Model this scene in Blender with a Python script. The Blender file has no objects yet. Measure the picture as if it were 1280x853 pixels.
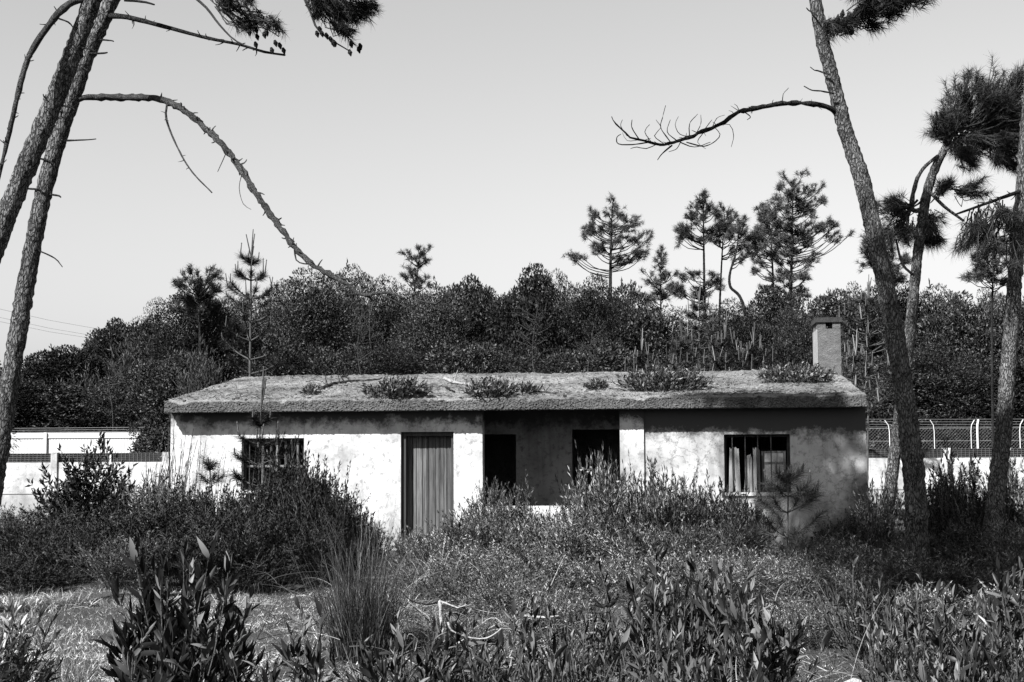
import bpy, math, random
import numpy as np
from mathutils import Vector, Matrix

S = bpy.context.scene
COL = S.collection
R = math.radians
rng = np.random.default_rng(11)
random.seed(11)

# ------------------------------------------------------------------ camera
F_PX = 1778.0                       # focal length in photo pixels (50 mm on 36 mm)
EYE = Vector((0, 0, 1.65))
PITCH, ROLL = 4.45, -0.3
CAMROT = Matrix.Rotation(R(90 + PITCH), 3, 'X') @ Matrix.Rotation(R(ROLL), 3, 'Z')
cd = bpy.data.cameras.new('camera')
cam = bpy.data.objects.new('camera', cd)
COL.objects.link(cam)
cam.matrix_world = Matrix.Translation(EYE) @ CAMROT.to_4x4()
cd.sensor_width = 36
cd.lens = F_PX / 1280 * 36
cd.clip_end = 3000
S.camera = cam

# ------------------------------------------------------------------ light
SUN_EL, SUN_AZ = 44.0, 42.0         # light travels 42 deg right of the view axis
LDIR = Vector((math.sin(R(SUN_AZ)) * math.cos(R(SUN_EL)), math.cos(R(SUN_AZ)) * math.cos(R(SUN_EL)), -math.sin(R(SUN_EL))))
w = bpy.data.worlds.new('World')
S.world = w
w.use_nodes = True
nt = w.node_tree
nt.nodes.clear()
sk = nt.nodes.new('ShaderNodeTexSky')
sk.sky_type = 'NISHITA'
sk.sun_disc = False
sk.sun_elevation = R(SUN_EL)
sk.sun_rotation = R(180 + SUN_AZ)
sk.air_density = 1.0
sk.dust_density = 1.0
bw = nt.nodes.new('ShaderNodeSeparateColor')     # black and white film sees the blue light of the sky
bg = nt.nodes.new('ShaderNodeBackground')
bg.inputs['Strength'].default_value = 0.05
out = nt.nodes.new('ShaderNodeOutputWorld')
nt.links.new(sk.outputs[0], bw.inputs[0])
nt.links.new(bw.outputs[2], bg.inputs['Color'])
nt.links.new(bg.outputs[0], out.inputs[0])
sl = bpy.data.lights.new('sun', 'SUN')
sl.energy = 5.0
sl.angle = R(0.6)
sun = bpy.data.objects.new('sun', sl)
COL.objects.link(sun)
sun.rotation_euler = LDIR.to_track_quat('-Z', 'Y').to_euler()
sun.location = (-8, -8, 20)
S.view_settings.view_transform = 'Standard'
S.view_settings.look = 'None'
S.view_settings.exposure = 1.5        # exposed for the shade, whites run out as in the photograph
S.view_settings.gamma = 1.0


def ray(px, py):
    return CAMROT @ Vector(((px - 640) / F_PX, -(py - 426.5) / F_PX, -1))


def at(px, py, D):
    """point in the place at ground distance D seen at photo pixel (px, py)"""
    r = ray(px, py)
    return EYE + r * (D / r.y)


def gz(x, y):
    return 0.05 * math.sin(x * 0.7 + 1.3) * math.sin(y * 0.55) + 0.03 * math.sin(x * 1.9 + y * 1.3)


# ------------------------------------------------------------------ materials (the place is monochrome)
def g(v):
    return (v, v, v, 1)


def newmat(name, rough=0.9, spec=0.2):
    m = bpy.data.materials.new(name)
    m.use_nodes = True
    n = m.node_tree.nodes
    p = n['Principled BSDF']
    p.inputs['Roughness'].default_value = rough
    p.inputs['Specular IOR Level'].default_value = spec
    return m, m.node_tree, p


def nd(t, kind, **kw):
    n = t.nodes.new(kind)
    for k, v in kw.items():
        if k in n.inputs:
            n.inputs[k].default_value = v
        else:
            setattr(n, k, v)
    return n


def ramp(t, src, stops):
    r = t.nodes.new('ShaderNodeValToRGB')
    e = r.color_ramp.elements
    while len(e) < len(stops):
        e.new(0.5)
    for el, (p, v) in zip(e, stops):
        el.position = p
        el.color = g(v)
    t.links.new(src, r.inputs[0])
    return r.outputs[0]


def mixv(t, fac, a, b, mode='MIX'):
    m = t.nodes.new('ShaderNodeMix')
    m.data_type = 'RGBA'
    m.blend_type = mode
    for i, v in ((0, fac), (6, a), (7, b)):
        if isinstance(v, (int, float)):
            m.inputs[i].default_value = v if i == 0 else g(v)
        else:
            t.links.new(v, m.inputs[i])
    return m.outputs[2]


def objco(t, scale=(1, 1, 1)):
    c = t.nodes.new('ShaderNodeTexCoord')
    mp = t.nodes.new('ShaderNodeMapping')
    mp.inputs['Scale'].default_value = scale
    t.links.new(c.outputs['Object'], mp.inputs[0])
    return mp.outputs[0]


def noise(t, co, scale, detail=4, rough=0.6):
    n = nd(t, 'ShaderNodeTexNoise', Scale=scale, Detail=detail, Roughness=rough)
    t.links.new(co, n.inputs['Vector'])
    return n.outputs['Fac']


def bump(t, p, h, strength, dist):
    b = nd(t, 'ShaderNodeBump', Strength=strength, Distance=dist)
    t.links.new(h, b.inputs['Height'])
    t.links.new(b.outputs[0], p.inputs['Normal'])


def leafmat(name, lo, hi, rough=0.45, spec=0.45, trans=0.0):
    lo, hi = lo * 0.72, hi * 0.72
    m, t, p = newmat(name, rough, spec)
    geo = t.nodes.new('ShaderNodeNewGeometry')
    oi = t.nodes.new('ShaderNodeObjectInfo')
    c = ramp(t, geo.outputs['Random Per Island'], [(0, lo), (0.68, lo + (hi - lo) * 0.2), (1, hi)])
    v = ramp(t, oi.outputs['Random'], [(0, 0.55), (1, 1.45)])
    c = mixv(t, 1.0, c, v, 'MULTIPLY')
    t.links.new(c, p.inputs['Base Color'])
    if trans:
        tr = t.nodes.new('ShaderNodeBsdfTranslucent')
        t.links.new(c, tr.inputs[0])
        mx = t.nodes.new('ShaderNodeMixShader')
        mx.inputs[0].default_value = trans
        o = t.nodes['Material Output']
        t.links.new(p.outputs[0], mx.inputs[1])
        t.links.new(tr.outputs[0], mx.inputs[2])
        t.links.new(mx.outputs[0], o.inputs[0])
    return m


def stonemat(name, lo, hi, scale=8, bscale=60, bstr=0.6, bdist=0.02, rough=0.95, streak=(1, 1, 1)):
    lo, hi = lo * 0.74, hi * 0.74
    m, t, p = newmat(name, rough, 0.15)
    co = objco(t, streak)
    a = noise(t, co, scale, 6, 0.65)
    b = noise(t, co, bscale, 3, 0.6)
    c = mixv(t, 0.45, a, b)
    t.links.new(ramp(t, c, [(0.34, lo), (0.66, hi)]), p.inputs['Base Color'])
    bump(t, p, b, bstr, bdist)
    return m


def plaster(name, base, mold_shade=2.52, crack=0.75, algae_shade=0.0):
    m, t, p = newmat(name, 0.92, 0.15)
    co = objco(t)
    # blotchy limewash
    n1 = noise(t, co, 1.1, 6, 0.62)
    n2 = noise(t, co, 9, 6, 0.72)
    col = mixv(t, ramp(t, n1, [(0.45, 0), (0.66, 1)]), base, base * 0.5)
    col = mixv(t, ramp(t, n2, [(0.52, 0), (0.64, 0.8)]), col, base * 0.36)
    # map cracking
    wob = nd(t, 'ShaderNodeTexNoise', Scale=3.0, Detail=6.0, Roughness=0.7)
    t.links.new(co, wob.inputs['Vector'])
    dis = mixv(t, 0.3, co, wob.outputs['Color'])
    vo = nd(t, 'ShaderNodeTexVoronoi', Scale=5.2)
    vo.feature = 'DISTANCE_TO_EDGE'
    t.links.new(dis, vo.inputs['Vector'])
    line = ramp(t, vo.outputs['Distance'], [(0.003, 1), (0.02, 0)])
    n3 = noise(t, co, 0.75, 3, 0.5)
    lm = mixv(t, 1.0, line, ramp(t, n3, [(0.44, 0), (0.6, crack)]), 'MULTIPLY')
    col = mixv(t, lm, col, base * 0.28)
    if mold_shade:
        n5 = noise(t, objco(t, (5, 5, 0.3)), 1.6, 5, 0.6)
        st = ramp(t, n5, [(0.53, 0), (0.72, 0.75)])
        col = mixv(t, st, col, base * 0.45)
        # ragged black mould from the wall top; a low threshold also paints eave shade
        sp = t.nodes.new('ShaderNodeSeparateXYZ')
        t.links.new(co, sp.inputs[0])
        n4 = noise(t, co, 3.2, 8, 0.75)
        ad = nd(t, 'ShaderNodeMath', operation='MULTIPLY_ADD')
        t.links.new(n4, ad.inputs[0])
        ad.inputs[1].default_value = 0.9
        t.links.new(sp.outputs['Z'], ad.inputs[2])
        mk_ = ramp(t, nd_sub(t, ad.outputs[0], mold_shade), [(0.0, 0), (0.16, 1)])
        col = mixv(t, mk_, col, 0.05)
        # damp and splashed soil creeping up from the foot of the wall
        ft = nd(t, 'ShaderNodeMath', operation='MULTIPLY_ADD')
        t.links.new(n4, ft.inputs[0])
        ft.inputs[1].default_value = -0.8
        t.links.new(sp.outputs['Z'], ft.inputs[2])
        col = mixv(t, ramp(t, ft.outputs[0], [(0.0, 0.6), (0.3, 0)]), col, base * 0.35)
    if algae_shade:
        # black algae at the right hand corner, deepened to paint the tree shade there
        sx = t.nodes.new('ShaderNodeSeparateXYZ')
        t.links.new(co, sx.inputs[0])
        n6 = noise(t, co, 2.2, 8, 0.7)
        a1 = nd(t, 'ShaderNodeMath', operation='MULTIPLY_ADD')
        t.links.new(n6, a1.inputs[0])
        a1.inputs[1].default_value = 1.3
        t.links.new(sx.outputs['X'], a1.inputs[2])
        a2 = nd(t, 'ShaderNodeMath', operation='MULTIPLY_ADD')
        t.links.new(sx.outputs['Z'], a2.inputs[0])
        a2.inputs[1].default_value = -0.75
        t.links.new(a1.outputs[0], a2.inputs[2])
        col = mixv(t, ramp(t, nd_sub(t, a2.outputs[0], algae_shade), [(0.0, 0), (0.5, 0.9)]), col, 0.04)
    t.links.new(col, p.inputs['Base Color'])
    h = mixv(t, 0.4, noise(t, co, 45, 4, 0.7), n2)
    h = mixv(t, lm, h, 0.0)
    bump(t, p, h, 0.45, 0.012)
    return m


def nd_sub(t, s, v):
    n = nd(t, 'ShaderNodeMath', operation='SUBTRACT')
    t.links.new(s, n.inputs[0])
    n.inputs[1].default_value = v
    return n.outputs[0]


def woodmat(name, lo, hi):
    lo, hi = lo * 0.72, hi * 0.72
    m, t, p = newmat(name, 0.85, 0.2)
    oi = t.nodes.new('ShaderNodeObjectInfo')
    co = objco(t, (26, 26, 1.3))
    ad = nd(t, 'ShaderNodeVectorMath', operation='ADD')
    t.links.new(co, ad.inputs[0])
    cb = t.nodes.new('ShaderNodeCombineXYZ')
    sc = nd(t, 'ShaderNodeMath', operation='MULTIPLY')
    t.links.new(oi.outputs['Random'], sc.inputs[0])
    sc.inputs[1].default_value = 40
    t.links.new(sc.outputs[0], cb.inputs[2])
    t.links.new(cb.outputs[0], ad.inputs[1])
    a = noise(t, ad.outputs[0], 1.0, 6, 0.7)
    c = ramp(t, a, [(0.3, lo), (0.7, hi)])
    c = mixv(t, 1.0, c, ramp(t, oi.outputs['Random'], [(0, 0.6), (1, 1.25)]), 'MULTIPLY')
    t.links.new(c, p.inputs['Base Color'])
    bump(t, p, a, 0.6, 0.01)
    return m


def barkmat(name, lo, hi, sc=1.0):
    lo, hi = lo * 0.72, hi * 0.72
    m, t, p = newmat(name, 0.95, 0.02)
    co = objco(t, (sc, sc, sc * 0.3))
    wob = nd(t, 'ShaderNodeTexNoise', Scale=14.0, Detail=4.0)
    t.links.new(co, wob.inputs['Vector'])
    dis = mixv(t, 0.09, co, wob.outputs['Color'])
    vo = nd(t, 'ShaderNodeTexVoronoi', Scale=42.0)
    vo.feature = 'DISTANCE_TO_EDGE'
    t.links.new(dis, vo.inputs['Vector'])
    n = noise(t, co, 34, 6, 0.75)
    n2 = noise(t, objco(t, (1, 1, .5)), 4, 4, 0.6)
    fis = ramp(t, vo.outputs['Distance'], [(0.0, 0.0), (0.22, 1.0)])
    h = mixv(t, 0.6, fis, n)
    c = ramp(t, h, [(0.25, lo), (0.75, hi)])
    c = mixv(t, 1.0, c, ramp(t, n2, [(0.3, .55), (0.7, 1.25)]), 'MULTIPLY')
    t.links.new(c, p.inputs['Base Color'])
    bump(t, p, h, 1.0, 0.05)
    return m


M = {}
M['wall'] = plaster('limewashed_plaster', 0.46, crack=0.7)
M['wallgrey'] = plaster('greyer_limewash', 0.38, mold_shade=2.28, crack=0.8, algae_shade=10.95)  # eave mould and corner algae made heavier to paint in shade
M['recess'] = plaster('grey_plaster', 0.22, mold_shade=2.5, crack=0.35)
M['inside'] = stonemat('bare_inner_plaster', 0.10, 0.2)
M['slab'] = stonemat('weathered_roof_screed', 0.015, 0.34, .9, 40, 1.0, 0.03)
M['fascia'] = stonemat('pebbledash_concrete', 0.03, 0.17, 1.6, 30, 1.0, 0.05)
M['chimney'] = stonemat('rough_render', 0.08, 0.22, 5, 50, 0.9, 0.03, streak=(1, 1, 2.5))
M['palerender'] = stonemat('pale_render', 0.24, 0.4, 5, 40, 0.5, 0.02)
M['darkstone'] = stonemat('sooty_concrete', 0.02, 0.07)
M['darkwood'] = woodmat('dark_old_wood', 0.02, 0.06)
M['wood'] = woodmat('weathered_planks', 0.025, 0.19)
M['palewood'] = woodmat('pale_weathered_boards', 0.14, 0.36)
M['pane'] = stonemat('pale_pane', 0.25, 0.42, 5, 20, 0.1, 0.005, rough=0.3)
M['iron'] = stonemat('rusty_iron', 0.02, 0.06, rough=0.6)
M['white'] = plaster('white_rendered_wall', 0.46, mold_shade=2.15, crack=0.25)
M['whitemetal'] = stonemat('white_paint', 0.55, 0.68, 3, 20, 0.1, 0.005, rough=0.5)
M['darksheet'] = stonemat('plain_dark', 0.012, 0.03)
M['wire'] = stonemat('grey_wire', 0.1, 0.24, rough=0.5)
M['bark'] = barkmat('pine_bark', 0.012, 0.24)
M['darkbark'] = barkmat('dark_bark', 0.012, 0.08, 2.0)
M['deadwood'] = barkmat('dead_bark', 0.04, 0.2, 3.0)
M['bleached'] = stonemat('bleached_wood', 0.2, 0.42, 10, 60)
M['stem'] = stonemat('shrub_stem', 0.035, 0.13)
M['twig'] = stonemat('thin_twig', 0.02, 0.07)
M['leaf'] = leafmat('shrub_leaf', 0.005, 0.44, 0.4, 0.14)
M['leafdark'] = leafmat('dark_leaf', 0.003, 0.08, 0.4, 0.1)
M['leafpale'] = leafmat('pale_leaf', 0.012, 0.46, 0.45, 0.12)
M['leafnear'] = leafmat('broad_leaf', 0.004, 0.18, 0.36, 0.18)
M['crown'] = leafmat('tree_leaf', 0.008, 0.115, 0.5, 0.05)
M['crownpale'] = leafmat('pale_tree_leaf', 0.02, 0.12, 0.55, 0.05)
M['needle'] = leafmat('pine_needle', 0.008, 0.06, 0.5, 0.08)
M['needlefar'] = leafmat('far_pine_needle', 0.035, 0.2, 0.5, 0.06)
M['needlepale'] = leafmat('young_pine_needle', 0.02, 0.16, 0.5, 0.06)
M['candle'] = leafmat('pine_candle', 0.06, 0.18, 0.7, 0.05)
M['straw'] = leafmat('dry_grass', 0.015, 0.52, 0.7, 0.05)
M['lawn'] = leafmat('short_dry_grass', 0.16, 0.85, 0.7, 0.05)
M['rush'] = leafmat('rush_blade', 0.015, 0.26, 0.6, 0.08)
M['succ'] = leafmat('fleshy_leaf', 0.015, 0.3, 0.5, 0.1)
M['litter'] = leafmat('needle_litter', 0.05, 0.6, 0.8, 0.05)
M['stone'] = stonemat('pale_rubble', 0.25, 0.5)


def groundmat():
    m, t, p = newmat('sandy_soil', 0.97, 0.05)
    co = objco(t)
    a = noise(t, co, 0.8, 5)
    b = noise(t, co, 14, 6, 0.75)
    c = noise(t, co, 90, 3)
    v = mixv(t, 0.5, mixv(t, 0.5, a, b), c)
    t.links.new(ramp(t, v, [(0.38, 0.015), (0.62, 0.10)]), p.inputs['Base Color'])
    bump(t, p, mixv(t, 0.5, b, c), 1.0, 0.06)
    return m


M['ground'] = groundmat()


# ------------------------------------------------------------------ mesh helpers
class Geo:
    def __init__(s):
        s.V, s.Fq, s.Ft, s.n = [], [], [], 0

    def add(s, V, Q=None, T=None):
        V = np.asarray(V, float).reshape(-1, 3)
        if Q is not None and len(Q):
            s.Fq.append(np.asarray(Q, np.int64) + s.n)
        if T is not None and len(T):
            s.Ft.append(np.asarray(T, np.int64) + s.n)
        s.V.append(V)
        s.n += len(V)

    def mesh(s, name, smooth=False):
        me = bpy.data.meshes.new(name)
        if not s.V:
            return me
        V = np.concatenate(s.V)
        q = np.concatenate(s.Fq) if s.Fq else np.zeros((0, 4), np.int64)
        t = np.concatenate(s.Ft) if s.Ft else np.zeros((0, 3), np.int64)
        me.vertices.add(len(V))
        me.vertices.foreach_set('co', V.astype(np.float32).ravel())
        me.loops.add(q.size + t.size)
        me.loops.foreach_set('vertex_index', np.concatenate([q.ravel(), t.ravel()]).astype(np.int32))
        me.polygons.add(len(q) + len(t))
        ls = np.concatenate([np.arange(len(q)) * 4, q.size + np.arange(len(t)) * 3])
        me.polygons.foreach_set('loop_start', ls.astype(np.int32))
        me.polygons.foreach_set('use_smooth', np.full(len(q) + len(t), smooth))
        me.update(calc_edges=True)
        me.validate()
        return me

    def build(s, name, mat, parent=None, smooth=False, kind=None):
        return link(name, s.mesh(name, smooth), mat, parent, kind)


def link(name, me, mat, parent=None, kind=None):
    o = bpy.data.objects.new(name, me)
    COL.objects.link(o)
    if mat is not None and not me.materials:
        me.materials.append(mat)
    if parent is not None:
        o.parent = parent
    if kind:
        o['kind'] = kind
    return o


def tag(o, label, cat, group=None):
    o['label'] = label
    o['category'] = cat
    if group:
        o['group'] = group
    return o


def thing(name, label, cat, loc=(0, 0, 0), rz=0.0, group=None):
    o = bpy.data.objects.new(name, None)
    o.empty_display_size = 0.2
    COL.objects.link(o)
    o.location = loc
    o.rotation_euler = (0, 0, rz)
    return tag(o, label, cat, group)


def copy_tree(o, parent=None):
    c = o.copy()
    COL.objects.link(c)
    if parent is not None:
        c.parent = parent
    for ch in list(o.children):
        copy_tree(ch, c)
    return c


def box(G, a, b, shear=None):
    x0, y0, z0 = a
    x1, y1, z1 = b
    V = np.array([(x, y, z) for z in (z0, z1) for y in (y0, y1) for x in (x0, x1)], float)
    if shear:
        V[:, 2] += (V[:, 1]) * shear
    G.add(V, [(0, 2, 3, 1), (4, 5, 7, 6), (0, 1, 5, 4), (2, 6, 7, 3), (0, 4, 6, 2), (1, 3, 7, 5)])


def resample(P, step):
    P = np.asarray(P, float)
    if len(P) < 3:
        n = max(2, int(np.linalg.norm(P[-1] - P[0]) / step) + 1)
        t = np.linspace(0, 1, n)[:, None]
        return P[0] * (1 - t) + P[-1] * t
    ext = np.vstack([2 * P[0] - P[1], P, 2 * P[-1] - P[-2]])
    o = []
    for i in range(1, len(ext) - 2):
        p0, p1, p2, p3 = ext[i - 1:i + 3]
        n = max(2, int(np.linalg.norm(p2 - p1) / step))
        for k in range(n):
            t = k / n
            o.append(0.5 * (2 * p1 + (p2 - p0) * t + (2 * p0 - 5 * p1 + 4 * p2 - p3) * t * t + (3 * p1 - p0 - 3 * p2 + p3) * t ** 3))
    o.append(P[-1])
    return np.array(o)


def tube(G, P, r0, r1=None, sides=5, step=0.1, wob=0.0, smooth_path=True, rough=0.0):
    """tapering limb along P; r0 can be a list of radii at the control points"""
    P = np.array([tuple(p) for p in P], float)
    Q = resample(P, step) if smooth_path else P
    n = len(Q)
    if hasattr(r0, '__len__'):
        cl = np.concatenate([[0], np.cumsum(np.linalg.norm(np.diff(P, axis=0), axis=1))])
        ql = np.concatenate([[0], np.cumsum(np.linalg.norm(np.diff(Q, axis=0), axis=1))])
        rad = np.interp(ql / max(ql[-1], 1e-9), cl / max(cl[-1], 1e-9), r0)
    else:
        rad = np.linspace(r0, r0 * 0.4 if r1 is None else r1, n)
    if wob:
        Q = Q + rng.normal(0, wob, Q.shape) * np.linspace(0, 1, n)[:, None]
    T = np.gradient(Q, axis=0)
    T /= np.linalg.norm(T, axis=1)[:, None] + 1e-9
    ref = np.array([0.31, 0.2, 0.93]) if abs(T[0] @ np.array([0.31, 0.2, 0.93])) < 0.9 else np.array([1.0, 0, 0])
    A = ref - (T @ ref)[:, None] * T
    A /= np.linalg.norm(A, axis=1)[:, None] + 1e-9
    B = np.cross(T, A)
    ang = np.arange(sides) / sides * 2 * math.pi
    rr = rad[:, None] * np.ones(sides)
    if rough:
        rr = rr * (1 + rng.normal(0, rough, rr.shape) + rng.normal(0, rough * 0.6, (n, 1)))
    V = Q[:, None, :] + rr[:, :, None] * (np.cos(ang)[None, :, None] * A[:, None, :] + np.sin(ang)[None, :, None] * B[:, None, :])
    i = np.arange(n - 1)[:, None] * sides
    j = np.arange(sides)[None, :]
    j2 = (j + 1) % sides
    F = np.stack([i + j, i + j2, i + sides + j2, i + sides + j], -1).reshape(-1, 4)
    V = np.vstack([V.reshape(-1, 3), Q[-1:] + T[-1:] * rad[-1], Q[:1] - T[:1] * rad[0] * 0.3])
    e = n * sides
    Tt = [(e - sides + k, e - sides + (k + 1) % sides, e) for k in range(sides)] + [((k + 1) % sides, k, e + 1) for k in range(sides)]
    G.add(V, F, Tt)
    return Q


def unit(a):
    return a / (np.linalg.norm(a, axis=-1, keepdims=True) + 1e-9)


def leaves(G, P, D, L, W, fold=0.25, up=None):
    """one folded diamond leaf per row; D = leaf direction"""
    P = np.asarray(P, float)
    D = unit(np.asarray(D, float))
    n = len(P)
    if n == 0:
        return
    L = np.broadcast_to(np.asarray(L, float), (n,))[:, None]
    W = np.broadcast_to(np.asarray(W, float), (n,))[:, None]
    rv = rng.normal(size=(n, 3)) if up is None else up + rng.normal(size=(n, 3)) * 0.35
    Sd = unit(np.cross(D, rv))
    N = np.cross(Sd, D)
    mid = P + D * L * 0.45
    V = np.stack([P, mid + Sd * W * 0.5 + N * W * fold, P + D * L - N * L * 0.06, mid - Sd * W * 0.5 + N * W * fold], 1)
    F = np.arange(n * 4).reshape(n, 4)
    G.add(V.reshape(-1, 3), F)


def needles(G, P, D, L, W):
    P = np.asarray(P, float)
    D = unit(np.asarray(D, float))
    n = len(P)
    L = np.broadcast_to(np.asarray(L, float), (n,))[:, None]
    Sd = unit(np.cross(D, rng.normal(size=(n, 3)))) * W * 0.5
    droop = np.zeros((n, 3))
    droop[:, 2] = -0.12
    V = np.stack([P + Sd, P - Sd, P + (D + droop) * L], 1)
    G.add(V.reshape(-1, 3), None, np.arange(n * 3).reshape(n, 3))


def tuft(G, tip, ax, n=42, L=0.17, W=0.008, back=0.16, spread=(0.35, 1.35)):
    ax = unit(np.asarray(ax, float))
    q = rng.normal(size=(n, 3))
    q = unit(q - (q @ ax)[:, None] * ax)
    a = rng.uniform(spread[0], spread[1], n)[:, None]
    D = ax * np.cos(a) + q * np.sin(a)
    P = np.asarray(tip) - ax * rng.uniform(0, back, n)[:, None]
    needles(G, P, D, L * rng.uniform(0.75, 1.1, n), W)


def rand_dir(n, up=0.0):
    d = rng.normal(size=(n, 3))
    d[:, 2] += up
    return unit(d)


# ------------------------------------------------------------------ ground
def nonuni(lo, a, b, hi, step, nfar):
    return np.concatenate([lo + (a - lo) * (1 - np.linspace(1, 0, nfar, endpoint=False) ** 2.5), np.arange(a, b, step),
                           b + (hi - b) * np.linspace(0, 1, nfar) ** 2.5])


xs = nonuni(-700, -14, 15, 700, 0.25, 14)
ys = nonuni(-120, 3, 30, 1400, 0.25, 16)
X, Y = np.meshgrid(xs, ys)
Z = 0.05 * np.sin(X * 0.7 + 1.3) * np.sin(Y * 0.55) + 0.03 * np.sin(X * 1.9 + Y * 1.3)
inner = (np.abs(X) < 16) & (Y > 2) & (Y < 31)
Z = np.where(inner, Z + rng.normal(0, 0.012, Z.shape), Z)
nx, ny = len(xs), len(ys)
ii = (np.arange(ny - 1)[:, None] * nx + np.arange(nx - 1)[None, :]).ravel()
G = Geo()
G.add(np.stack([X, Y, Z], -1).reshape(-1, 3), np.stack([ii, ii + 1, ii + nx + 1, ii + nx], -1))
G.build('ground', M['ground'], smooth=True, kind='structure')

# ------------------------------------------------------------------ the house
YAW = R(6.4)
U = Vector((math.cos(YAW), -math.sin(YAW), 0))
VV = Vector((math.sin(YAW), math.cos(YAW), 0))
H0 = at(213, 565, 24.3)
H0.z = 0


def wp(px, py, v=0.0):
    """(u, z) where the ray through a photo pixel meets the house plane at depth v"""
    r = ray(px, py)
    k = ((H0 + VV * v - EYE).dot(VV)) / r.dot(VV)
    P = EYE + r * k - H0
    return P.dot(U), P.z


def uu(px, v=0.0, py=560):
    return wp(px, py, v)[0]


def zz(px, py, v=0.0):
    return wp(px, py, v)[1]


OV = 0.31                # eaves overhang
SL = 0.15                # fall of the roof towards the front
DEP = 4.0                # depth of the house
WT = 0.25                # wall thickness
ZB = zz(640, 513, -OV)   # underside of the slab at its front edge
ZT = zz(640, 498, -OV)
WEND = uu(1083)
house = thing('abandoned_house', 'derelict single storey whitewashed house with flat concrete roof and gaping openings', 'house', H0, -YAW)


def under(v):
    return ZB + SL * (v + OV)


def wall_holes(name, u0, u1, z0, z1, v0, v1, holes, mat):
    us = sorted({u0, u1, *[h[0] for h in holes], *[h[1] for h in holes]})
    zs = sorted({z0, z1, *[h[2] for h in holes], *[h[3] for h in holes]})
    us = [a for a in us if u0 <= a <= u1]
    zs = [a for a in zs if z0 <= a <= z1]

    def solid(i, j):
        if i < 0 or j < 0 or i >= len(us) - 1 or j >= len(zs) - 1:
            return False
        cu, cz = (us[i] + us[i + 1]) / 2, (zs[j] + zs[j + 1]) / 2
        return not any(h[0] < cu < h[1] and h[2] < cz < h[3] for h in holes)
    G = Geo()
    for i in range(len(us) - 1):
        for j in range(len(zs) - 1):
            if not solid(i, j):
                continue
            a, b, c, d = us[i], us[i + 1], zs[j], zs[j + 1]
            G.add([(a, v0, c), (b, v0, c), (b, v0, d), (a, v0, d)], [(0, 1, 2, 3)])
            G.add([(a, v1, c), (b, v1, c), (b, v1, d), (a, v1, d)], [(3, 2, 1, 0)])
            if not solid(i - 1, j):
                G.add([(a, v0, c), (a, v1, c), (a, v1, d), (a, v0, d)], [(3, 2, 1, 0)])
            if not solid(i + 1, j):
                G.add([(b, v0, c), (b, v1, c), (b, v1, d), (b, v0, d)], [(0, 1, 2, 3)])
            if not solid(i, j - 1):
                G.add([(a, v0, c), (b, v0, c), (b, v1, c), (a, v1, c)], [(3, 2, 1, 0)])
            if not solid(i, j + 1):
                G.add([(a, v0, d), (b, v0, d), (b, v1, d), (a, v1, d)], [(0, 1, 2, 3)])
    return G.build(name, mat, house)


ZTOP = under(0) + 0.03
PL, PR = uu(603), uu(775)           # porch opening
PX = uu(805)                        # right edge of the pier
w1 = (uu(302), uu(380), zz(340, 613), zz(340, 548))
dr = (uu(501), uu(567), -0.3, zz(535, 540))
w2 = (uu(905), uu(988), zz(945, 616), zz(945, 543))
wall_holes('front_wall', 0, PL, -0.3, ZTOP, 0, WT, [w1, dr], M['wall'])
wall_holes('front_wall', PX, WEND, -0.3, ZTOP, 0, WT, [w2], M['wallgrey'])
wall_holes('pier', PR, PX, -0.3, ZTOP, -0.035, WT + 0.05, [], M['wall'])
RV = 1.55
PZ = zz(680, 633, 0)
wall_holes('parapet', PL, PR, -0.3, PZ, 0.03, 0.19, [], M['wall'])
rb = [(uu(560, RV), uu(645, RV), -0.2, zz(630, 543, RV)), (uu(715, RV), uu(788, RV), -0.2, zz(745, 537, RV))]
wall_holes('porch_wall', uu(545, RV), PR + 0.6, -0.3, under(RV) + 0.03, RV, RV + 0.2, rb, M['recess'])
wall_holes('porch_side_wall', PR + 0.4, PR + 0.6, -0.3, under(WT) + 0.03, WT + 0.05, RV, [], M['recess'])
for nm, a, b in (('side_wall', 0.003, WT), ('side_wall', WEND - WT, WEND - 0.003)):
    G = Geo()
    V = []
    for u_ in (a, b):
        V += [(u_, WT, -0.3), (u_, DEP, -0.3), (u_, DEP, under(DEP) + 0.03), (u_, WT, under(WT) + 0.03)]
    G.add(V, [(3, 2, 1, 0), (4, 5, 6, 7), (0, 1, 5, 4), (1, 2, 6, 5), (2, 3, 7, 6), (3, 0, 4, 7)])
    G.build(nm, M['wall'], house)
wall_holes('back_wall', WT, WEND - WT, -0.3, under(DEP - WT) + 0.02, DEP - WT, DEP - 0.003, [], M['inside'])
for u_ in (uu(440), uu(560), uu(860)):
    wall_holes('inner_wall', u_, u_ + 0.15, -0.3, under(WT) + 0.02, WT + 0.002, DEP - WT - 0.002, [], M['inside'])

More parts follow.
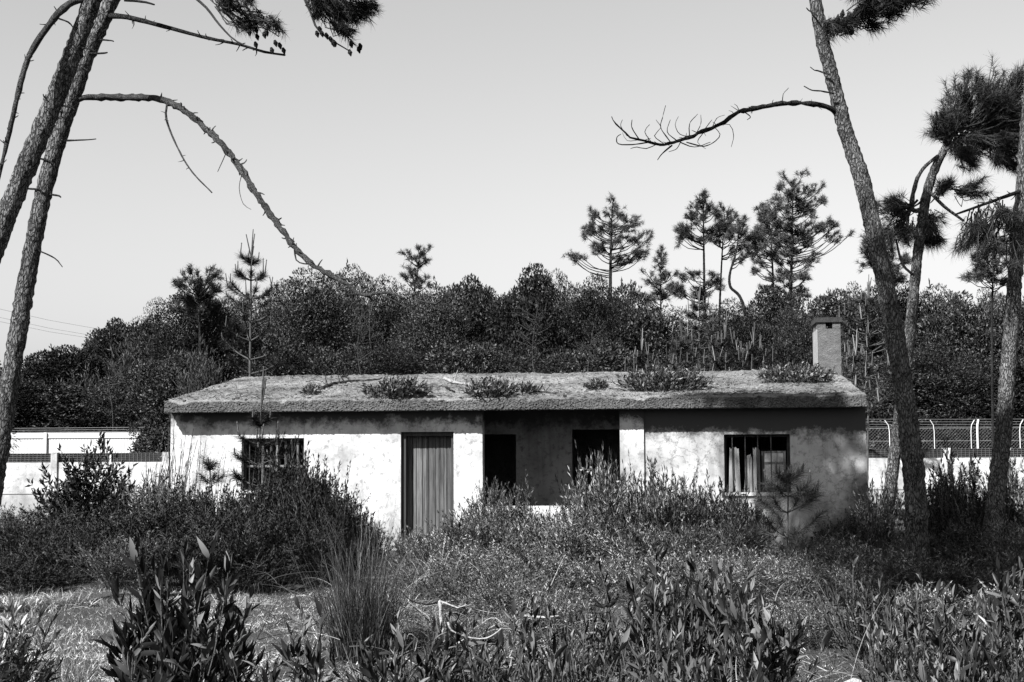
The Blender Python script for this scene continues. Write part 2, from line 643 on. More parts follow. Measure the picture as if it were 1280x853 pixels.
# roof slab: dense top sheet with worn edges
G = Geo()
RU0, RU1, RV0, RV1 = uu(205, -OV), uu(1084.5, -OV), -OV, DEP + 0.05
nu, nv = 220, 60
th = (ZT - ZB)
ua, va = np.linspace(RU0, RU1, nu), np.linspace(RV0, RV1, nv)
UU_, VA = np.meshgrid(ua, va)
jit = rng.normal(0, 0.009, UU_.shape) + .012 * np.sin(UU_ * 3.1 + np.sin(VA * 2)) * np.sin(VA * 2.7 + UU_)
edge = (np.minimum(np.minimum(UU_ - RU0, RU1 - UU_), np.minimum(VA - RV0, RV1 - VA)) < 0.02)
top = ZT + SL * (VA + OV) + jit + np.where(edge, rng.normal(-0.006, 0.004, UU_.shape) - .035 * (np.sin(UU_ * 5.3) * np.sin(UU_ * 2.1 + 1) > .8), 0)
sh = 0.012
VT = np.stack([UU_, VA, top], -1)
ii = (np.arange(nv - 1)[:, None] * nu + np.arange(nu - 1)[None, :]).ravel()
G.add(VT.reshape(-1, 3), np.stack([ii, ii + 1, ii + nu + 1, ii + nu], -1))


roof = G.build('roof', M['slab'], house)
G = Geo()


def fascia(line, out):
    rows = 14
    n0 = len(line)
    n = n0 * 3
    f = np.linspace(0, n0 - 1, n)
    line = np.stack([np.interp(f, np.arange(n0), line[:, k]) for k in range(3)], -1)
    zbot = ZB + SL * (line[:, 1] + OV)
    V = []
    for k in range(rows):
        a = k / (rows - 1)
        L = line.copy()
        L[:, 2] = line[:, 2] * (1 - a) + zbot * a + (0 if k in (0, rows - 1) else 1) * rng.normal(0, .003, n)
        if 0 < k < rows - 1:
            L[:, :2] += np.array(out) * (.008 + np.abs(rng.normal(0, .009, n)))[:, None]
        V.append(L)
    q = (np.arange(rows - 1)[:, None] * n + np.arange(n - 1)[None, :]).ravel()
    G.add(np.concatenate(V), np.stack([q, q + n, q + n + 1, q + 1], -1))


fascia(VT[0].copy(), (0, -1))
fascia(VT[::-1, 0].copy(), (-1, 0))
fascia(VT[:, -1].copy(), (1, 0))
fascia(VT[-1, ::-1].copy(), (0, 1))
zb = lambda v: ZB + SL * (v + OV)
G.add([(RU0, RV0, zb(RV0)), (RU1, RV0, zb(RV0)), (RU1, RV1, zb(RV1)), (RU0, RV1, zb(RV1))], [(3, 2, 1, 0)])
G.build('fascia', M['fascia'], roof)


def rtop(u_, v_):
    return ZT + SL * (v_ + OV)


# chimney with slab cap on four little piers
CV = 3.05
cu0, cu1 = uu(1025, CV), uu(1054, CV)
cz1 = zz(1040, 411, CV)
cbase = rtop(cu0, CV) - 0.1
G = Geo()
box(G, (cu0, CV, cbase), (cu1, CV + 0.8, cz1))
ch = G.build('chimney', M['chimney'], house)
G = Geo()
box(G, (cu0 - 0.012, CV + 0.012, cbase), (cu0 - 0.002, CV + 0.79, cz1 - 0.01))
G.build('pale_face', M['palerender'], ch)  # thin paler sheet over the left face of the stack
cz2 = zz(1040, 403, CV)
cw_ = cu1 - cu0
for (a, b) in ((0.002, .36), (.66, .998)):
    for (c, d) in ((0.003, .3), (.5, .797)):
        G = Geo()
        box(G, (cu0 + cw_ * a, CV + c, cz1), (cu0 + cw_ * b, CV + d, cz2))
        G.build('pot_pier', M['chimney'], ch)
G = Geo()
box(G, (cu0 - 0.03, CV - 0.03, cz2), (cu1 + 0.03, CV + 0.86, zz(1040, 397, CV)))
G.build('cap', M['darkstone'], ch)

# left window: frame, mullion, rail, bars
def window(h, name='window'):
    a, b, c, d = h
    G = Geo()
    v0, v1, f = 0.12, 0.18, 0.045
    box(G, (a + .002, v0, c), (a + f, v1, d - .002))
    box(G, (b - f, v0, c), (b - .002, v1, d - .002))
    box(G, (a + f, v0, d - f), (b - f, v1, d - .002))
    box(G, (a + f, v0, c), (b - f, v1, c + f))
    return G.build(name, M['darkwood'], house)


def sill(h, out=0.03, lab=None):
    a, b, c, d = h
    G = Geo()
    box(G, (a - 0.05, -out, c - 0.05), (b + 0.05, 0.11, c + 0.002))
    return G.build('sill', M['wall'], house)


def bar(parent, name, mat, u0, z0, u1, z1, v, wd, vt=0.02):
    G = Geo()
    V = []
    for v_ in (v, v + vt):
        V += [(u0 - wd / 2, v_, z0), (u0 + wd / 2, v_, z0), (u1 + wd / 2, v_, z1), (u1 - wd / 2, v_, z1)]
    G.add(V, [(0, 1, 2, 3), (7, 6, 5, 4), (0, 4, 5, 1), (1, 5, 6, 2), (2, 6, 7, 3), (3, 7, 4, 0)])
    return G.build(name, mat, parent)


win1 = window(w1)
sill(w1)
zr = zz(340, 583)
bar(win1, 'rail', M['palewood'], (w1[0] + w1[1]) / 2, zr - .018, (w1[0] + w1[1]) / 2, zr + .018, 0.135, w1[1] - w1[0] - .1, .035)
for px in (329, 347, 358, 373):
    u_ = uu(px, .14)
    bar(win1, 'mullion', M['wood'] if px != 347 else M['palewood'], u_, w1[2] + .01, u_, w1[3] - .05, 0.1, .035, .03)
for px in (312, 338, 365):
    u_ = uu(px, .05)
    bar(win1, 'iron_bar', M['iron'], u_, w1[2] + .003, u_, w1[3] - .003, 0.05, .014, .014)

# right window: broken boards, casement with opaque pale panes, bars
win2 = window(w2)
sill(w2, .04)
for (pxa, pxb, pyt, tilt) in ((910, 915.5, 559.5, .004), (917.5, 925, 560, -.004), (929, 934.5, 568, .008), (935.5, 939.5, 571, .0),
                              (941, 945, 560, .0), (946, 949.5, 561, 0)):
    u0, u1 = uu(pxa, .13), uu(pxb, .13)
    zt = zz(pxa, pyt, .13)
    G = Geo()
    n = 5
    tops = zt + rng.uniform(-.03, .012, n)
    V = []
    for v_ in (.085, .105):
        for k in range(n):
            V.append((u0 + (u1 - u0) * k / (n - 1), v_, w2[2] + .01))
        for k in range(n):
            V.append((u0 + (u1 - u0) * k / (n - 1) + tilt * 6, v_, tops[k]))
    Q = []
    for k in range(n - 1):
        Q += [(k, k + 1, n + k + 1, n + k), (2 * n + k + 1, 2 * n + k, 3 * n + k, 3 * n + k + 1), (n + k, n + k + 1, 3 * n + k + 1, 3 * n + k)]
    Q += [(0, n, 3 * n, 2 * n), (n - 1, 3 * n - 1, 4 * n - 1, 2 * n - 1)]
    G.add(V, Q)
    G.build('board', M['palewood'], win2)
c0, c1 = uu(952, .16), uu(982, .16)
zc0, zc1, zcm = zz(965, 613, .16), zz(965, 564, .16), zz(965, 579, .16)
cas = Geo()
for (a, b, c, d) in ((c0, c0 + .04, zc0, zc1), (c1 - .04, c1, zc0, zc1), (c0 + .04, c1 - .04, zcm - .02, zcm + .02), (c0 + .04, c1 - .04, zc0, zc0 + .05), (c0 + .04, c1 - .04, zc1 - .03, zc1)):
    box(cas, (a, .19, c), (b, .215, d))
cs = cas.build('casement', M['wood'], win2)
for (a, b) in ((zc0 + .05, zcm - .02), (zcm + .02, zc1 - .03)):
    G = Geo()
    box(G, (c0 + .04, .197, a), (c1 - .04, .203, b))
    G.build('pane', M['pane'], cs)
for px in (915.5, 931, 947, 964):
    u_ = uu(px, .05)
    bar(win2, 'iron_bar', M['iron'], u_, w2[2] + .003, u_ + rng.uniform(-.01, .01), w2[3] - .003, 0.045, .016, .014)

# door: frame and planks
door = thing('door', '', '')
for k in ('label', 'category'):
    del door[k]
door.parent = house
G = Geo()
box(G, (dr[0] + .002, .06, -.25), (dr[0] + .075, .245, dr[3] - .002))
box(G, (dr[1] - .05, .06, -.25), (dr[1] - .002, .245, dr[3] - .002))
box(G, (dr[0] + .075, .06, dr[3] - .07), (dr[1] - .05, .245, dr[3] - .002))
G.build('frame', M['darkwood'], door)
cuts = [508, 515.5, 520.5, 528, 533.5, 536, 544, 550, 555, 558.5, 566]
for a, b in zip(cuts[:-1], cuts[1:]):
    u0, u1 = uu(a, .21) + .005, uu(b, .21) - .005
    G = Geo()
    vj = rng.uniform(-.006, .006)
    zl = -.1 + rng.uniform(-.03, .03)
    box(G, (u0, .205 + vj, zl), (u1, .228 + vj, dr[3] - .075))
    G.build('plank', M['wood'], door)
G = Geo()
box(G, (dr[0] + .08, .236, -.1), (dr[1] - .055, .244, dr[3] - .075))
G.build('backing_board', M['darkwood'], door)


# ------------------------------------------------------------------ roof growth and litter
HM = Matrix.Translation(H0) @ Matrix.Rotation(-YAW, 4, 'Z')


def on_roof(px, py):
    """point on the roof top seen at a photo pixel"""
    r = ray(px, py)
    n = (VV * -SL + Vector((0, 0, 1)))
    p0 = H0 - VV * OV + Vector((0, 0, ZT))
    k = (p0 - EYE).dot(n) / r.dot(n)
    return EYE + r * k


for (px, py, wpx, hpx, lab) in (
        (496, 497, 80, 24, 'fleshy green clump on the roof edge above the wall left of the door'),
        (613, 496, 60, 22, 'smaller compact fleshy clump on the roof above the left porch opening'),
        (832, 488, 112, 30, 'widest fleshy clump on the roof, right of the porch pier'),
        (662, 492, 16, 12, 'thin low weed on the roof edge above the middle of the porch'),
        (745, 486, 26, 9, 'flat little weed on the roof left of the widest fleshy clump'),
        (388, 492, 20, 8, 'flat little weed on the roof above the left window'),
        (996, 478, 90, 24, 'sparse fleshy plant on the roof at the foot of the chimney')):
    c = on_roof(px, py)
    sc = c.y / F_PX
    t = thing('roof_plant', lab, 'plant', c, 0, 'fleshy plants growing on the roof')
    gs, gl = Geo(), Geo()
    n = int(wpx * 2.4)
    for k in range(n):
        a = rng.uniform(0, 2 * math.pi)
        rr = math.sqrt(rng.uniform(0, 1))
        bx, by = math.cos(a) * rr * wpx * .5 * sc, math.sin(a) * rr * .35
        hh = hpx * sc * (1 - .6 * rr * rr) * rng.uniform(.55, 1.1)
        ln = rng.normal(0, .35, 2)
        tip = np.array([bx + ln[0] * hh + .3 * bx * .2, by + ln[1] * hh, hh + by * SL])
        base = np.array([bx * .8, by * .8, by * .8 * SL])
        tube(gs, [base, tip], .006, .004, 3, .2)
        m = 7
        f = np.linspace(.35, 1, m)[:, None]
        P = base * (1 - f) + tip * f
        D = unit(tip - base) * .9 + rand_dir(m) * .75
        leaves(gl, P, D, rng.uniform(.07, .12, m), .028, .5)
    gs.build('stem', M['stem'], t, kind='stuff')
    gl.build('foliage', M['succ'], t, kind='stuff')

# needle litter, crumbs of concrete
G = Geo()
n = 5200
u_ = rng.uniform(RU0 + .03, RU1 - .03, n)
dens = np.sin(u_ * 1.7) + np.sin(u_ * .6 + 1)
v_ = -OV + .1 + (DEP + .1) * rng.uniform(0, 1, n) ** (1.5)
P = np.stack([u_, v_, ZT + SL * (v_ + OV) + .012], -1)
D = rng.normal(size=(n, 3))
D[:, 2] = np.abs(D[:, 2]) * .22 + .05
leaves(G, P, D, rng.uniform(.04, .13, n), rng.uniform(.004, .014, n), .3)
n = 380
u_ = rng.uniform(RU0 + .05, RU1 - .05, n)
v_ = -OV + .05 + DEP * rng.uniform(0, 1, n) ** 2
for a, b in zip(u_, v_):
    s = .006 + .022 * rng.uniform() ** 3
    box(G, (a - s, b - s, ZT + SL * (b + OV) - .01), (a + s * rng.uniform(.6, 1.5), b + s, ZT + SL * (b + OV) + s * rng.uniform(.5, 1.4)))
for k in range(150):
    a, b = rng.uniform(RU0 + .2, RU1 - .2), -OV + .12 + 3.6 * rng.uniform() ** 1.4
    d = rng.uniform(0, 3.14)
    l = rng.uniform(.08, .35)
    z = ZT + SL * (b + OV) + .02
    tube(G, [(a, b, z), (a + math.cos(d) * l * .5, b + math.sin(d) * l * .2, z + rng.uniform(0, .05)), (a + math.cos(d) * l, b + math.sin(d) * l * .4, z + math.sin(d) * l * .06)], .006, .003, 4, .1)
o = G.build('needle_litter', M['litter'], kind='stuff')
o.matrix_world = HM
tag(o, 'pale dry needles and concrete crumbs strewn over the flat roof', 'litter')


def fallen(pts, r, lab, twigs=3, mat='deadwood'):
    P = [on_roof(*p) + Vector((0, 0, .03)) for p in pts]
    c = P[0].copy()
    t = thing('fallen_branch', lab, 'branch', c, 0, 'dead branches lying on the roof')
    G = Geo()
    Q = tube(G, [p - c for p in P], r, r * .5, 6, .06, wob=.01, rough=.15)
    G.build('limb', M[mat], t)
    for k in range(twigs):
        G = Geo()
        q = Q[int(rng.uniform(.2, .95) * (len(Q) - 1))]
        d = np.array([rng.normal(), rng.normal() * .4, abs(rng.normal()) * .8])
        tube(G, [q, q + unit(d) * .12, q + unit(d) * .2 + np.array([.03, 0, .03])], r * .4, r * .2, 4, .05)
        G.build('twig', M[mat], t)


fallen([(402, 487), (420, 481), (445, 478), (478, 476)], .03, 'long dead branch lying on the roof left of the first fleshy clump', 6)
fallen([(556, 475), (568, 480), (586, 482)], .03, 'short pale dead branch with an upright spur on the roof between the two left clumps', 2, 'bleached')
fallen([(558, 487), (568, 492)], .025, 'stubby dark stick lying on the roof between the two left clumps', 0, 'darkbark')
fallen([(655, 492), (675, 492), (697, 494)], .018, 'thin dead branch on the roof above the middle of the porch', 3)
fallen([(428, 472.5), (434, 473)], .03, 'dark lump of wood at the back edge of the roof', 0, 'darkbark')

# ------------------------------------------------------------------ boundary wall and fences behind the house
WD = 39.0
wl = at(0, 578, WD)
wz = at(130, 578, WD).z
bw_ = thing('boundary_wall', 'low white rendered wall with a dark mesh band and pillars behind the house', 'wall', (0, WD, 0))
pitch = 3.05
px0 = at(68, 570, WD).x
for side, (xa, xb) in enumerate(((-26, -6.2), (-6.19, 9.5), (9.51, 27))):
    G = Geo()
    box(G, (xa, 0, -.2), (xb, .18, wz))
    G.build('wall_panel', M['white'], bw_)
    G = Geo()
    box(G, (xa, -.012, wz - .86), (xb, -.002, wz - .845))
    G.build('render_joint', M['wire'], bw_)
    G = Geo()
    box(G, (xa, .08, wz), (xb, .1, wz + .25))
    G.build('dark_sheet', M['darksheet'], bw_)  # plain dark sheet filling the band behind the wire grid
gw = Geo()
for k in range(5):
    z = wz + .02 + k * .055
    box(gw, (-26, .066, z), (27, .072, z + .006))
for x in np.arange(-26, 27, .11):
    box(gw, (x, .060, wz), (x + .006, .0655, wz + .25))
gw.build('wire_grid', M['wire'], bw_, kind='stuff')
for k in range(-4, 13):
    x = px0 + k * pitch
    G = Geo()
    box(G, (x - .085, -.05, -.2), (x + .085, .21, wz + .27))
    G.build('pillar', M['white'], bw_)
    G = Geo()
    box(G, (x + pitch * .5 - .02, .02, wz), (x + pitch * .5 + .02, .058, wz + .24))
    G.build('post', M['whitemetal'], bw_)

FD = 50.0
fz1, fz0 = at(100, 541, FD).z, .0
fe = thing('slat_fence', 'white vertical slat fence with rails beyond the low wall at the left', 'fence', (0, FD, 0))
xa, xb = -27.0, -9.5
G = Geo()
for x in np.arange(xa, xb, .1):
    box(G, (x, 0, .05), (x + .09, .025, fz1 - .11))
G.build('slat', M['whitemetal'], fe, kind='stuff')
for z in (.3, fz1 - .19):
    G = Geo()
    box(G, (xa, -.03, z), (xb, -.003, z + .06))
    G.build('rail', M['whitemetal'], fe)
G = Geo()
box(G, (xa, -.02, fz1 - .12), (xb, .05, fz1))
G.build('top_board', M['whitemetal'], fe)
for k in range(9):
    x = at(57, 560, FD).x + (k - 5) * 1.97
    if xa < x < xb:
        G = Geo()
        box(G, (x - .05, -.08, -.2), (x + .05, -.032, fz1 + .01))
        G.build('post', M['whitemetal'], fe)
for k in range(3):
    G = Geo()
    z = fz1 + .05 + k * .07
    tube(G, [(xa, .02, z), ((xa + xb) / 2, .02, z - .03), (xb, .02, z)], .008, .008, 3, 2)
    G.build('barbed_wire', M['wire'], fe)

# climbing plant on it
for px, py0, py1, wx, lab in ((175, 541, 566, 8, 'dark creeper hanging down the white slat fence'), (196, 543, 566, 12, 'slanting creeper on the slat fence beside the house corner')):
    c = at(px, (py0 + py1) / 2, FD - .15)
    t = thing('creeper', lab, 'plant', (c.x, c.y, 0), 0, 'creepers on the slat fence')
    za, zb_ = at(px, py1, FD).z, at(px, py0, FD).z
    gl, gs = Geo(), Geo()
    tube(gs, [(-.1, .05, za), (.05, .05, (za + zb_) / 2), (.12, .05, zb_)], .02, .01, 5, .2)
    f = rng.uniform(0, 1, 260)
    P = np.stack([rng.normal(0, wx / 36, 260) * .5 + (f - .5) * .3, rng.uniform(-.12, .08, 260), za + (zb_ - za) * f], -1)
    leaves(gl, P, rand_dir(260), .1, .06)
    gs.build('stem', M['twig'], t)
    gl.build('foliage', M['crown'], t, kind='stuff')

cl = thing('chain_link_fence', 'chain link fence with bent white posts beyond the low wall at the right', 'fence', (0, 47, 0))
cz = at(1160, 535.5, 47).z
xa, xb = 10.4, 24
G = Geo()
hgt = cz - .5
for k in range(int((xb - xa + hgt) / .11)):
    x = xa - hgt + k * .11
    for s in (1, -1):
        x0, x1 = (x, x + hgt) if s > 0 else (x + hgt, x)
        tube(G, [(x0, .003 * s, .5), (x1, .003 * s, cz)], .0035, .0035, 3, 50, smooth_path=False)
G.build('mesh', M['wire'], cl, kind='stuff')
for z in (cz, cz - .42, .55):
    G = Geo()
    tube(G, [(xa, .02, z), (xb, .02, z)], .014, .014, 5, 50, smooth_path=False)
    G.build('rail', M['wire'], cl)
for px, tl, th_ in ((1112, -.07, .016), (1214, .06, .014), (1222, .02, .036), (1168, -.06, .014), (1275, .06, .016)):
    x = at(px, 560, 47).x
    G = Geo()
    tube(G, [(x, -.03, -.1), (x, -.03, cz - .1), (x + tl * .4, -.03, cz + .1), (x + tl * 2, -.03, cz + .26)], th_, th_, 6, .4, smooth_path=False)
    G.build('post', M['whitemetal'], cl)
for k in range(4):
    G = Geo()
    z = cz + .06 + .085 * k
    tube(G, [(xa, .0, z), (xa + 6, .0, z - .03), (xb, .0, z)], .006, .006, 3, 2)
    G.build('barbed_wire', M['wire'], cl)

# thin power lines far left, with the pole beyond the frame
for pa, pb, lab in (((-60, 372), (170, 419), 'uppermost of the faint power lines at the far left'), ((-60, 383), (170, 428), 'middle faint power line at the far left'),
                    ((-60, 389), (170, 431), 'lowest of the faint power lines at the far left')):
    A, B = at(*pa, 110), at(*pb, 125)
    mid = (A + B) / 2 - Vector((0, 0, .25))
    G = Geo()
    tube(G, [A, mid, B], .014, .014, 3, 4)
    o = G.build('power_line', M['wire'])
    tag(o, lab, 'power line', 'power lines at the far left')

# ------------------------------------------------------------------ pines
def V3(p):
    return np.array(tuple(p), float)


def clump(Gn, Gt, c, rad, n, anchor=None, L=.17, W=.009, nn=40, up=.5, twr=.009):
    """a mass of needle tufts on branchlets that spring from the anchor"""
    c, rad = V3(c), np.array(rad, float)
    anchor = c - np.array([0, 0, rad[2] * .5]) if anchor is None else V3(anchor)
    nsub = max(2, int(n / 8))
    sub = [c + d * rad * rng.uniform(.2, 1.15) for d in rand_dir(nsub)]
    for k in range(n):
        p = sub[k % nsub] + rng.normal(0, .24, 3) * rad * (1.0 if twr < .0095 else 1.5)
        ax = unit((p - anchor) / np.linalg.norm(p - anchor) + np.array([0, 0, up]) + rng.normal(0, .3, 3))
        tuft(Gn, p, ax, nn, L, W)
        if Gt is not None:
            s = anchor + (p - anchor) * rng.uniform(.0, .5) + rng.normal(0, .04, 3)
            m = (s + p) / 2 + rng.normal(0, .05, 3) - np.array([0, 0, .03])
            tube(Gt, [s, m, p - ax * .05, p], twr, twr * .5, 4, .12)


def spurs(parent, Q, n, ln, r, mat, off, name='twig', lo=.1, hi=.98):
    for k in range(n):
        q = Q[int(rng.uniform(lo, hi) * (len(Q) - 1))] - off
        d = unit(rng.normal(size=3) + np.array([0, 0, .1]))
        l = ln * rng.uniform(.4, 1.3)
        G = Geo()
        tube(G, [q, q + d * l * .6, q + d * l + rng.normal(0, .15 * l, 3)], r, r * .35, 5, .06, rough=.1)
        G.build(name, mat, parent)


def limb(parent, name, pts, r0, r1, mat, off, sides=8, step=.08, rough=.06, wob=0.0):
    G = Geo()
    Q = tube(G, [V3(p) - off for p in pts], r0, r1, sides, step, rough=rough, wob=wob)
    o = G.build(name, mat, parent, smooth=True)
    return o, Q + off


def trunk_of(label, pts, rad, group=None, mat='bark', name='pine_tree'):
    off = V3(pts[0])
    off[2] = 0
    t = thing(name, label, 'tree', tuple(off), 0, group)
    G = Geo()
    Q = tube(G, [V3(p) - off for p in pts], rad, None, 30, .045, rough=.06)
    tr = G.build('trunk', M[mat], t, smooth=True)
    return t, tr, off, Q + off


# --- the two leaning pines at the left
DB = 15.5
ptsB = [at(-30, 752, DB), at(-14, 640, DB), at(2, 545, DB), at(22, 420, DB), at(55, 240, DB), at(98, 100, DB), at(140, 0, DB), at(205, -140, DB), at(300, -330, DB), at(370, -470, DB)]
tB, trB, offB, QB = trunk_of('right one of the two leaning pines at the left, with the long arching bough', ptsB,
                             [0.124, 0.108, 0.101, 0.096, 0.090, 0.086, 0.083, 0.075, 0.058, 0.025], 'tall pines framing the view')
b1, q1 = limb(tB, 'branch', [at(92, 125, DB), at(112, 122, DB), at(150, 122, DB), at(200, 124, DB - .3), at(235, 142, DB - .6), at(272, 175, DB - .9), at(300, 210, DB - 1.1),
                              at(322, 245, DB - 1.3), at(350, 285, DB - 1.5), at(380, 322, DB - 1.6), at(405, 340, DB - 1.7), at(435, 355, DB - 1.8),
                              at(452, 368, DB - 1.9), at(480, 366, DB - 2), at(508, 374, DB - 2)], [.038, .033, .033, .033, .033, .033, .032, .03, .028, .027, .024, .02, .017, .013, .006], None, M['deadwood'], offB, 10, .045, .19, .005)
spurs(b1, q1, 60, .09, .011, M['deadwood'], offB, lo=.2, hi=.85)
for pts, r in (([(209, 128), (208, 150), (222, 185), (240, 215), (265, 241)], .013), ([(284, 188), (278, 202), (272, 215)], .006), ([(303, 215), (299, 235), (304, 255), (314, 262)], .005),
               ([(368, 310), (370, 325), (380, 330), (388, 330)], .01), ([(405, 342), (402, 365), (398, 372)], .01), ([(452, 366), (462, 372), (466, 380), (462, 398)], .0119),
               ([(462, 375), (462, 420), (464, 440), (455, 455)], .008), ([(455, 372), (440, 380), (436, 392)], .008), ([(475, 368), (500, 380), (515, 388)], .008), ([(520, 375), (545, 380), (555, 370), (560, 366)], .012),
               ([(415, 345), (445, 352), (460, 360)], .014)):
    _, q = limb(b1, 'twig', [at(x, y, DB - .6 - 1.3 * min(1, max(0, (x - 209) / 240))) for x, y in pts], r, r * .5, M['deadwood'], offB, 5, .05, .1)
    if r > .012:
        spurs(b1, q, 7, .06, .005, M['deadwood'], offB)
b2, q2 = limb(tB, 'branch', [at(132, 20, DB), at(160, 22, DB - .2), at(215, 36, DB - .4), at(260, 48, DB - .5), at(300, 56, DB - .6), at(330, 65, DB - .6), at(356, 69, DB - .6)], .032, .012, M['darkbark'], offB, 8)
spurs(b2, q2, 22, .1, .008, M['darkbark'], offB, lo=.2)
for px, py, dx, dy, r in ((92, 176, 28, -2, .012), (52, 197, 14, 8, .014), (44, 236, 8, 2, .013), (70, 243, 6, 4, .013), (108, 68, 26, -2, .018), (100, 82, 9, 7, .012), (134, 50, 8, 2, .012), (54, 312, 24, 22, .009), (78, 141, -6, -2, .012), (112, 38, -14, -8, .014), (165, 0, 28, 6, .02)):
    limb(tB, 'dead_spur', [at(px + (-9 if dx > 0 else 9), py, DB - .03), at(px + dx * .6, py + dy * .5, DB - .1), at(px + dx, py + dy, DB - .15)], r, r * .5, M['darkbark'], offB, 6, .05, .1)
Gn, Gt = Geo(), Geo()
# hanging sprays that dip into the top of the frame
for (px, py, rx, ry, n, ax_, ay_) in ((292, 8, 20, 12, 26, 255, -30), (320, 28, 16, 12, 34, 268, 0), (346, 38, 10, 6, 14, 300, 10), (325, 0, 18, 8, 20, 300, -40), (428, 12, 32, 16, 70, 385, -30), (452, 22, 24, 16, 50, 400, -10), (430, 42, 18, 10, 26, 400, 5), (405, 22, 14, 14, 20, 385, -20), (470, 10, 10, 10, 16, 440, -10)):
    D = DB - .8
    k = D / F_PX
    clump(Gn, Gt, at(px, py, D), (rx * k, .3, ry * k), int(n * .95), at(ax_, ay_, D + .1), L=.12, W=.007, nn=26, up=-.1, twr=.006)
cones = Geo()
for (px, py) in ((300, 22), (308, 30), (316, 34), (312, 20), (328, 38), (322, 46), (334, 32), (396, 34), (402, 44), (408, 50), (416, 52), (436, 58), (445, 54), (398, 20), (352, 52), (345, 60)):
    for q in range(2):
        p = V3(at(px + rng.normal(0, 4), py + rng.normal(0, 3), DB - .8 + rng.normal(0, .2)))
        tube(cones, [p, p + np.array([.01, 0, -.03]), p + np.array([.02, 0, -.07])], [.012, .026, .006], None, 7, .02)
for pts in ([(200, -60), (235, -12), (258, 10), (275, 32), (296, 52), (330, 66)], [(350, -60), (372, -20), (388, 15), (400, 40), (440, 66)]):
    tube(Gt, [at(x, y, DB - .7) for x, y in pts], .022, .006, 6, .08)
# the crown above the frame
cw = np.array([-2.3, 15.4, 0])
for (x, y, z, r, n) in ((-3.0, 15.5, 8.6, .9, 60), (-1.9, 15.2, 9.3, 1.15, 120), (-3.4, 14.6, 10.2, 1.0, 90), (-1.6, 16.2, 10.6, 1.2, 120), (-2.4, 14.4, 10.6, 1.1, 100), (-2.2, 15.4, 11.8, 1.1, 110), (-.6, 15.0, 9.8, .9, 80)):
    clump(Gn, Gt, (x, y, z), (r, r, r * .55), n, None, L=.19, W=.02, nn=34)
    tube(Gt, [(-2.6 - (9 - z) * .1, 15.5, z - 1.1), (x * .6 - 1.1, y * .5 + 7.7, z - .7), (x, y, z - .3)], .05, .02, 6, .2)
for (px, py, z, r, n) in ((880, 508, 10.2, .2, 16), (900, 508, 10.3, .3, 34), (930, 508, 10.5, .32, 40), (960, 506, 10.2, .32, 40), (990, 506, 10.4, .34, 44), (1020, 506, 10.6, .34, 40), (1055, 506, 10.4, .34, 36),
                          (1012, 552, 10.6, .24, 22), (1035, 545, 10.9, .2, 12), (1062, 540, 10.5, .22, 14), (1055, 612, 10.3, .34, 40), (1070, 640, 10.5, .4, 50), (1035, 640, 10.2, .36, 44), (1075, 600, 10.7, .25, 24), (1020, 600, 10.1, .22, 16), (1050, 680, 10.2, .5, 56), (1085, 690, 10.4, .5, 50)):
    u_, z_ = wp(px, py)  # extra unseen clumps, added up the sun ray to shade fascia and wall end
    tg = H0 + U * u_ + Vector((0, 0, z_))
    p = tg - LDIR * ((z - z_) / math.sin(R(SUN_EL)))
    clump(Gn, Gt, p, (r, r, r * .6), n, None, L=.16, W=.022, nn=44)
    tube(Gt, [(-2.7, 15.5, z - 1.3), (p.x * .6 - 1.1, p.y * .6 + 6.2, z - .6), tuple(p)], .04, .015, 6, .2)
for gm, nm, mt in ((Gt, 'branchlets', 'twig'), (Gn, 'needles', 'needle'), (cones, 'cones', 'darkbark')):
    o = gm.build(nm, M[mt], tB, kind='stuff')
    o.location = -Vector(offB)

DA = 14.6
ptsA = [at(-172, 770, DA), at(-110, 600, DA), at(-56, 440, DA), at(-2, 295, DA), at(45, 180, DA), at(82, 90, DA), at(114, 5, DA), at(160, -120, DA), at(240, -290, DA), at(300, -420, DA)]
tA, trA, offA, QA = trunk_of('left one of the two leaning pines at the left edge, with a drooping bare branch', ptsA,
                             [0.125, 0.119, 0.114, 0.107, 0.100, 0.095, 0.089, 0.077, 0.060, 0.026], 'tall pines framing the view')
b3, q3 = limb(tA, 'branch', [at(110, 2, DA), at(92, 2, DA - .1), at(72, 18, DA - .2), at(48, 50, DA - .3), at(34, 76, DA - .35), at(24, 112, DA - .4), at(14, 155, DA - .4), at(6, 190, DA - .4), at(-3, 230, DA - .4)],
              [.035, .036, .034, .032, .03, .027, .024, .021, .012], None, M['deadwood'], offA, 9, .06, .1)
spurs(b3, q3, 22, .09, .009, M['darkbark'], offA, lo=.15)
for px, py, dx, dy, r in ((77, 22, 14, 12, .012), (108, 60, 10, 4, .012), (58, 126, -4, -8, .01), (84, 132, 10, 6, .01)):
    limb(tA, 'dead_spur', [at(px + (-7 if dx > 0 else 7), py, DA - .03), at(px + dx * .6, py + dy * .5, DA - .1), at(px + dx, py + dy, DA - .15)], r, r * .5, M['darkbark'], offA, 6, .05, .1)
Gn, Gt = Geo(), Geo()
for (x, y, z, r, n) in ((-2.6, 12.6, 8.4, .9, 90), (-1.2, 12.2, 9.0, 1.0, 110), (-1.6, 13.4, 9.8, 1.1, 120), (-2.6, 13.0, 10.6, 1.1, 110), (-.2, 11.4, 9.3, .9, 90), (-.6, 12.8, 10.4, .9, 90)):
    clump(Gn, Gt, (x, y, z), (r, r, r * .55), n, None, L=.19, W=.02, nn=34)
    tube(Gt, [(-2.5, 14.0, z - 1.0), (x * .6 - .9, y * .5 + 7, z - .6), (x, y, z - .3)], .05, .02, 6, .2)
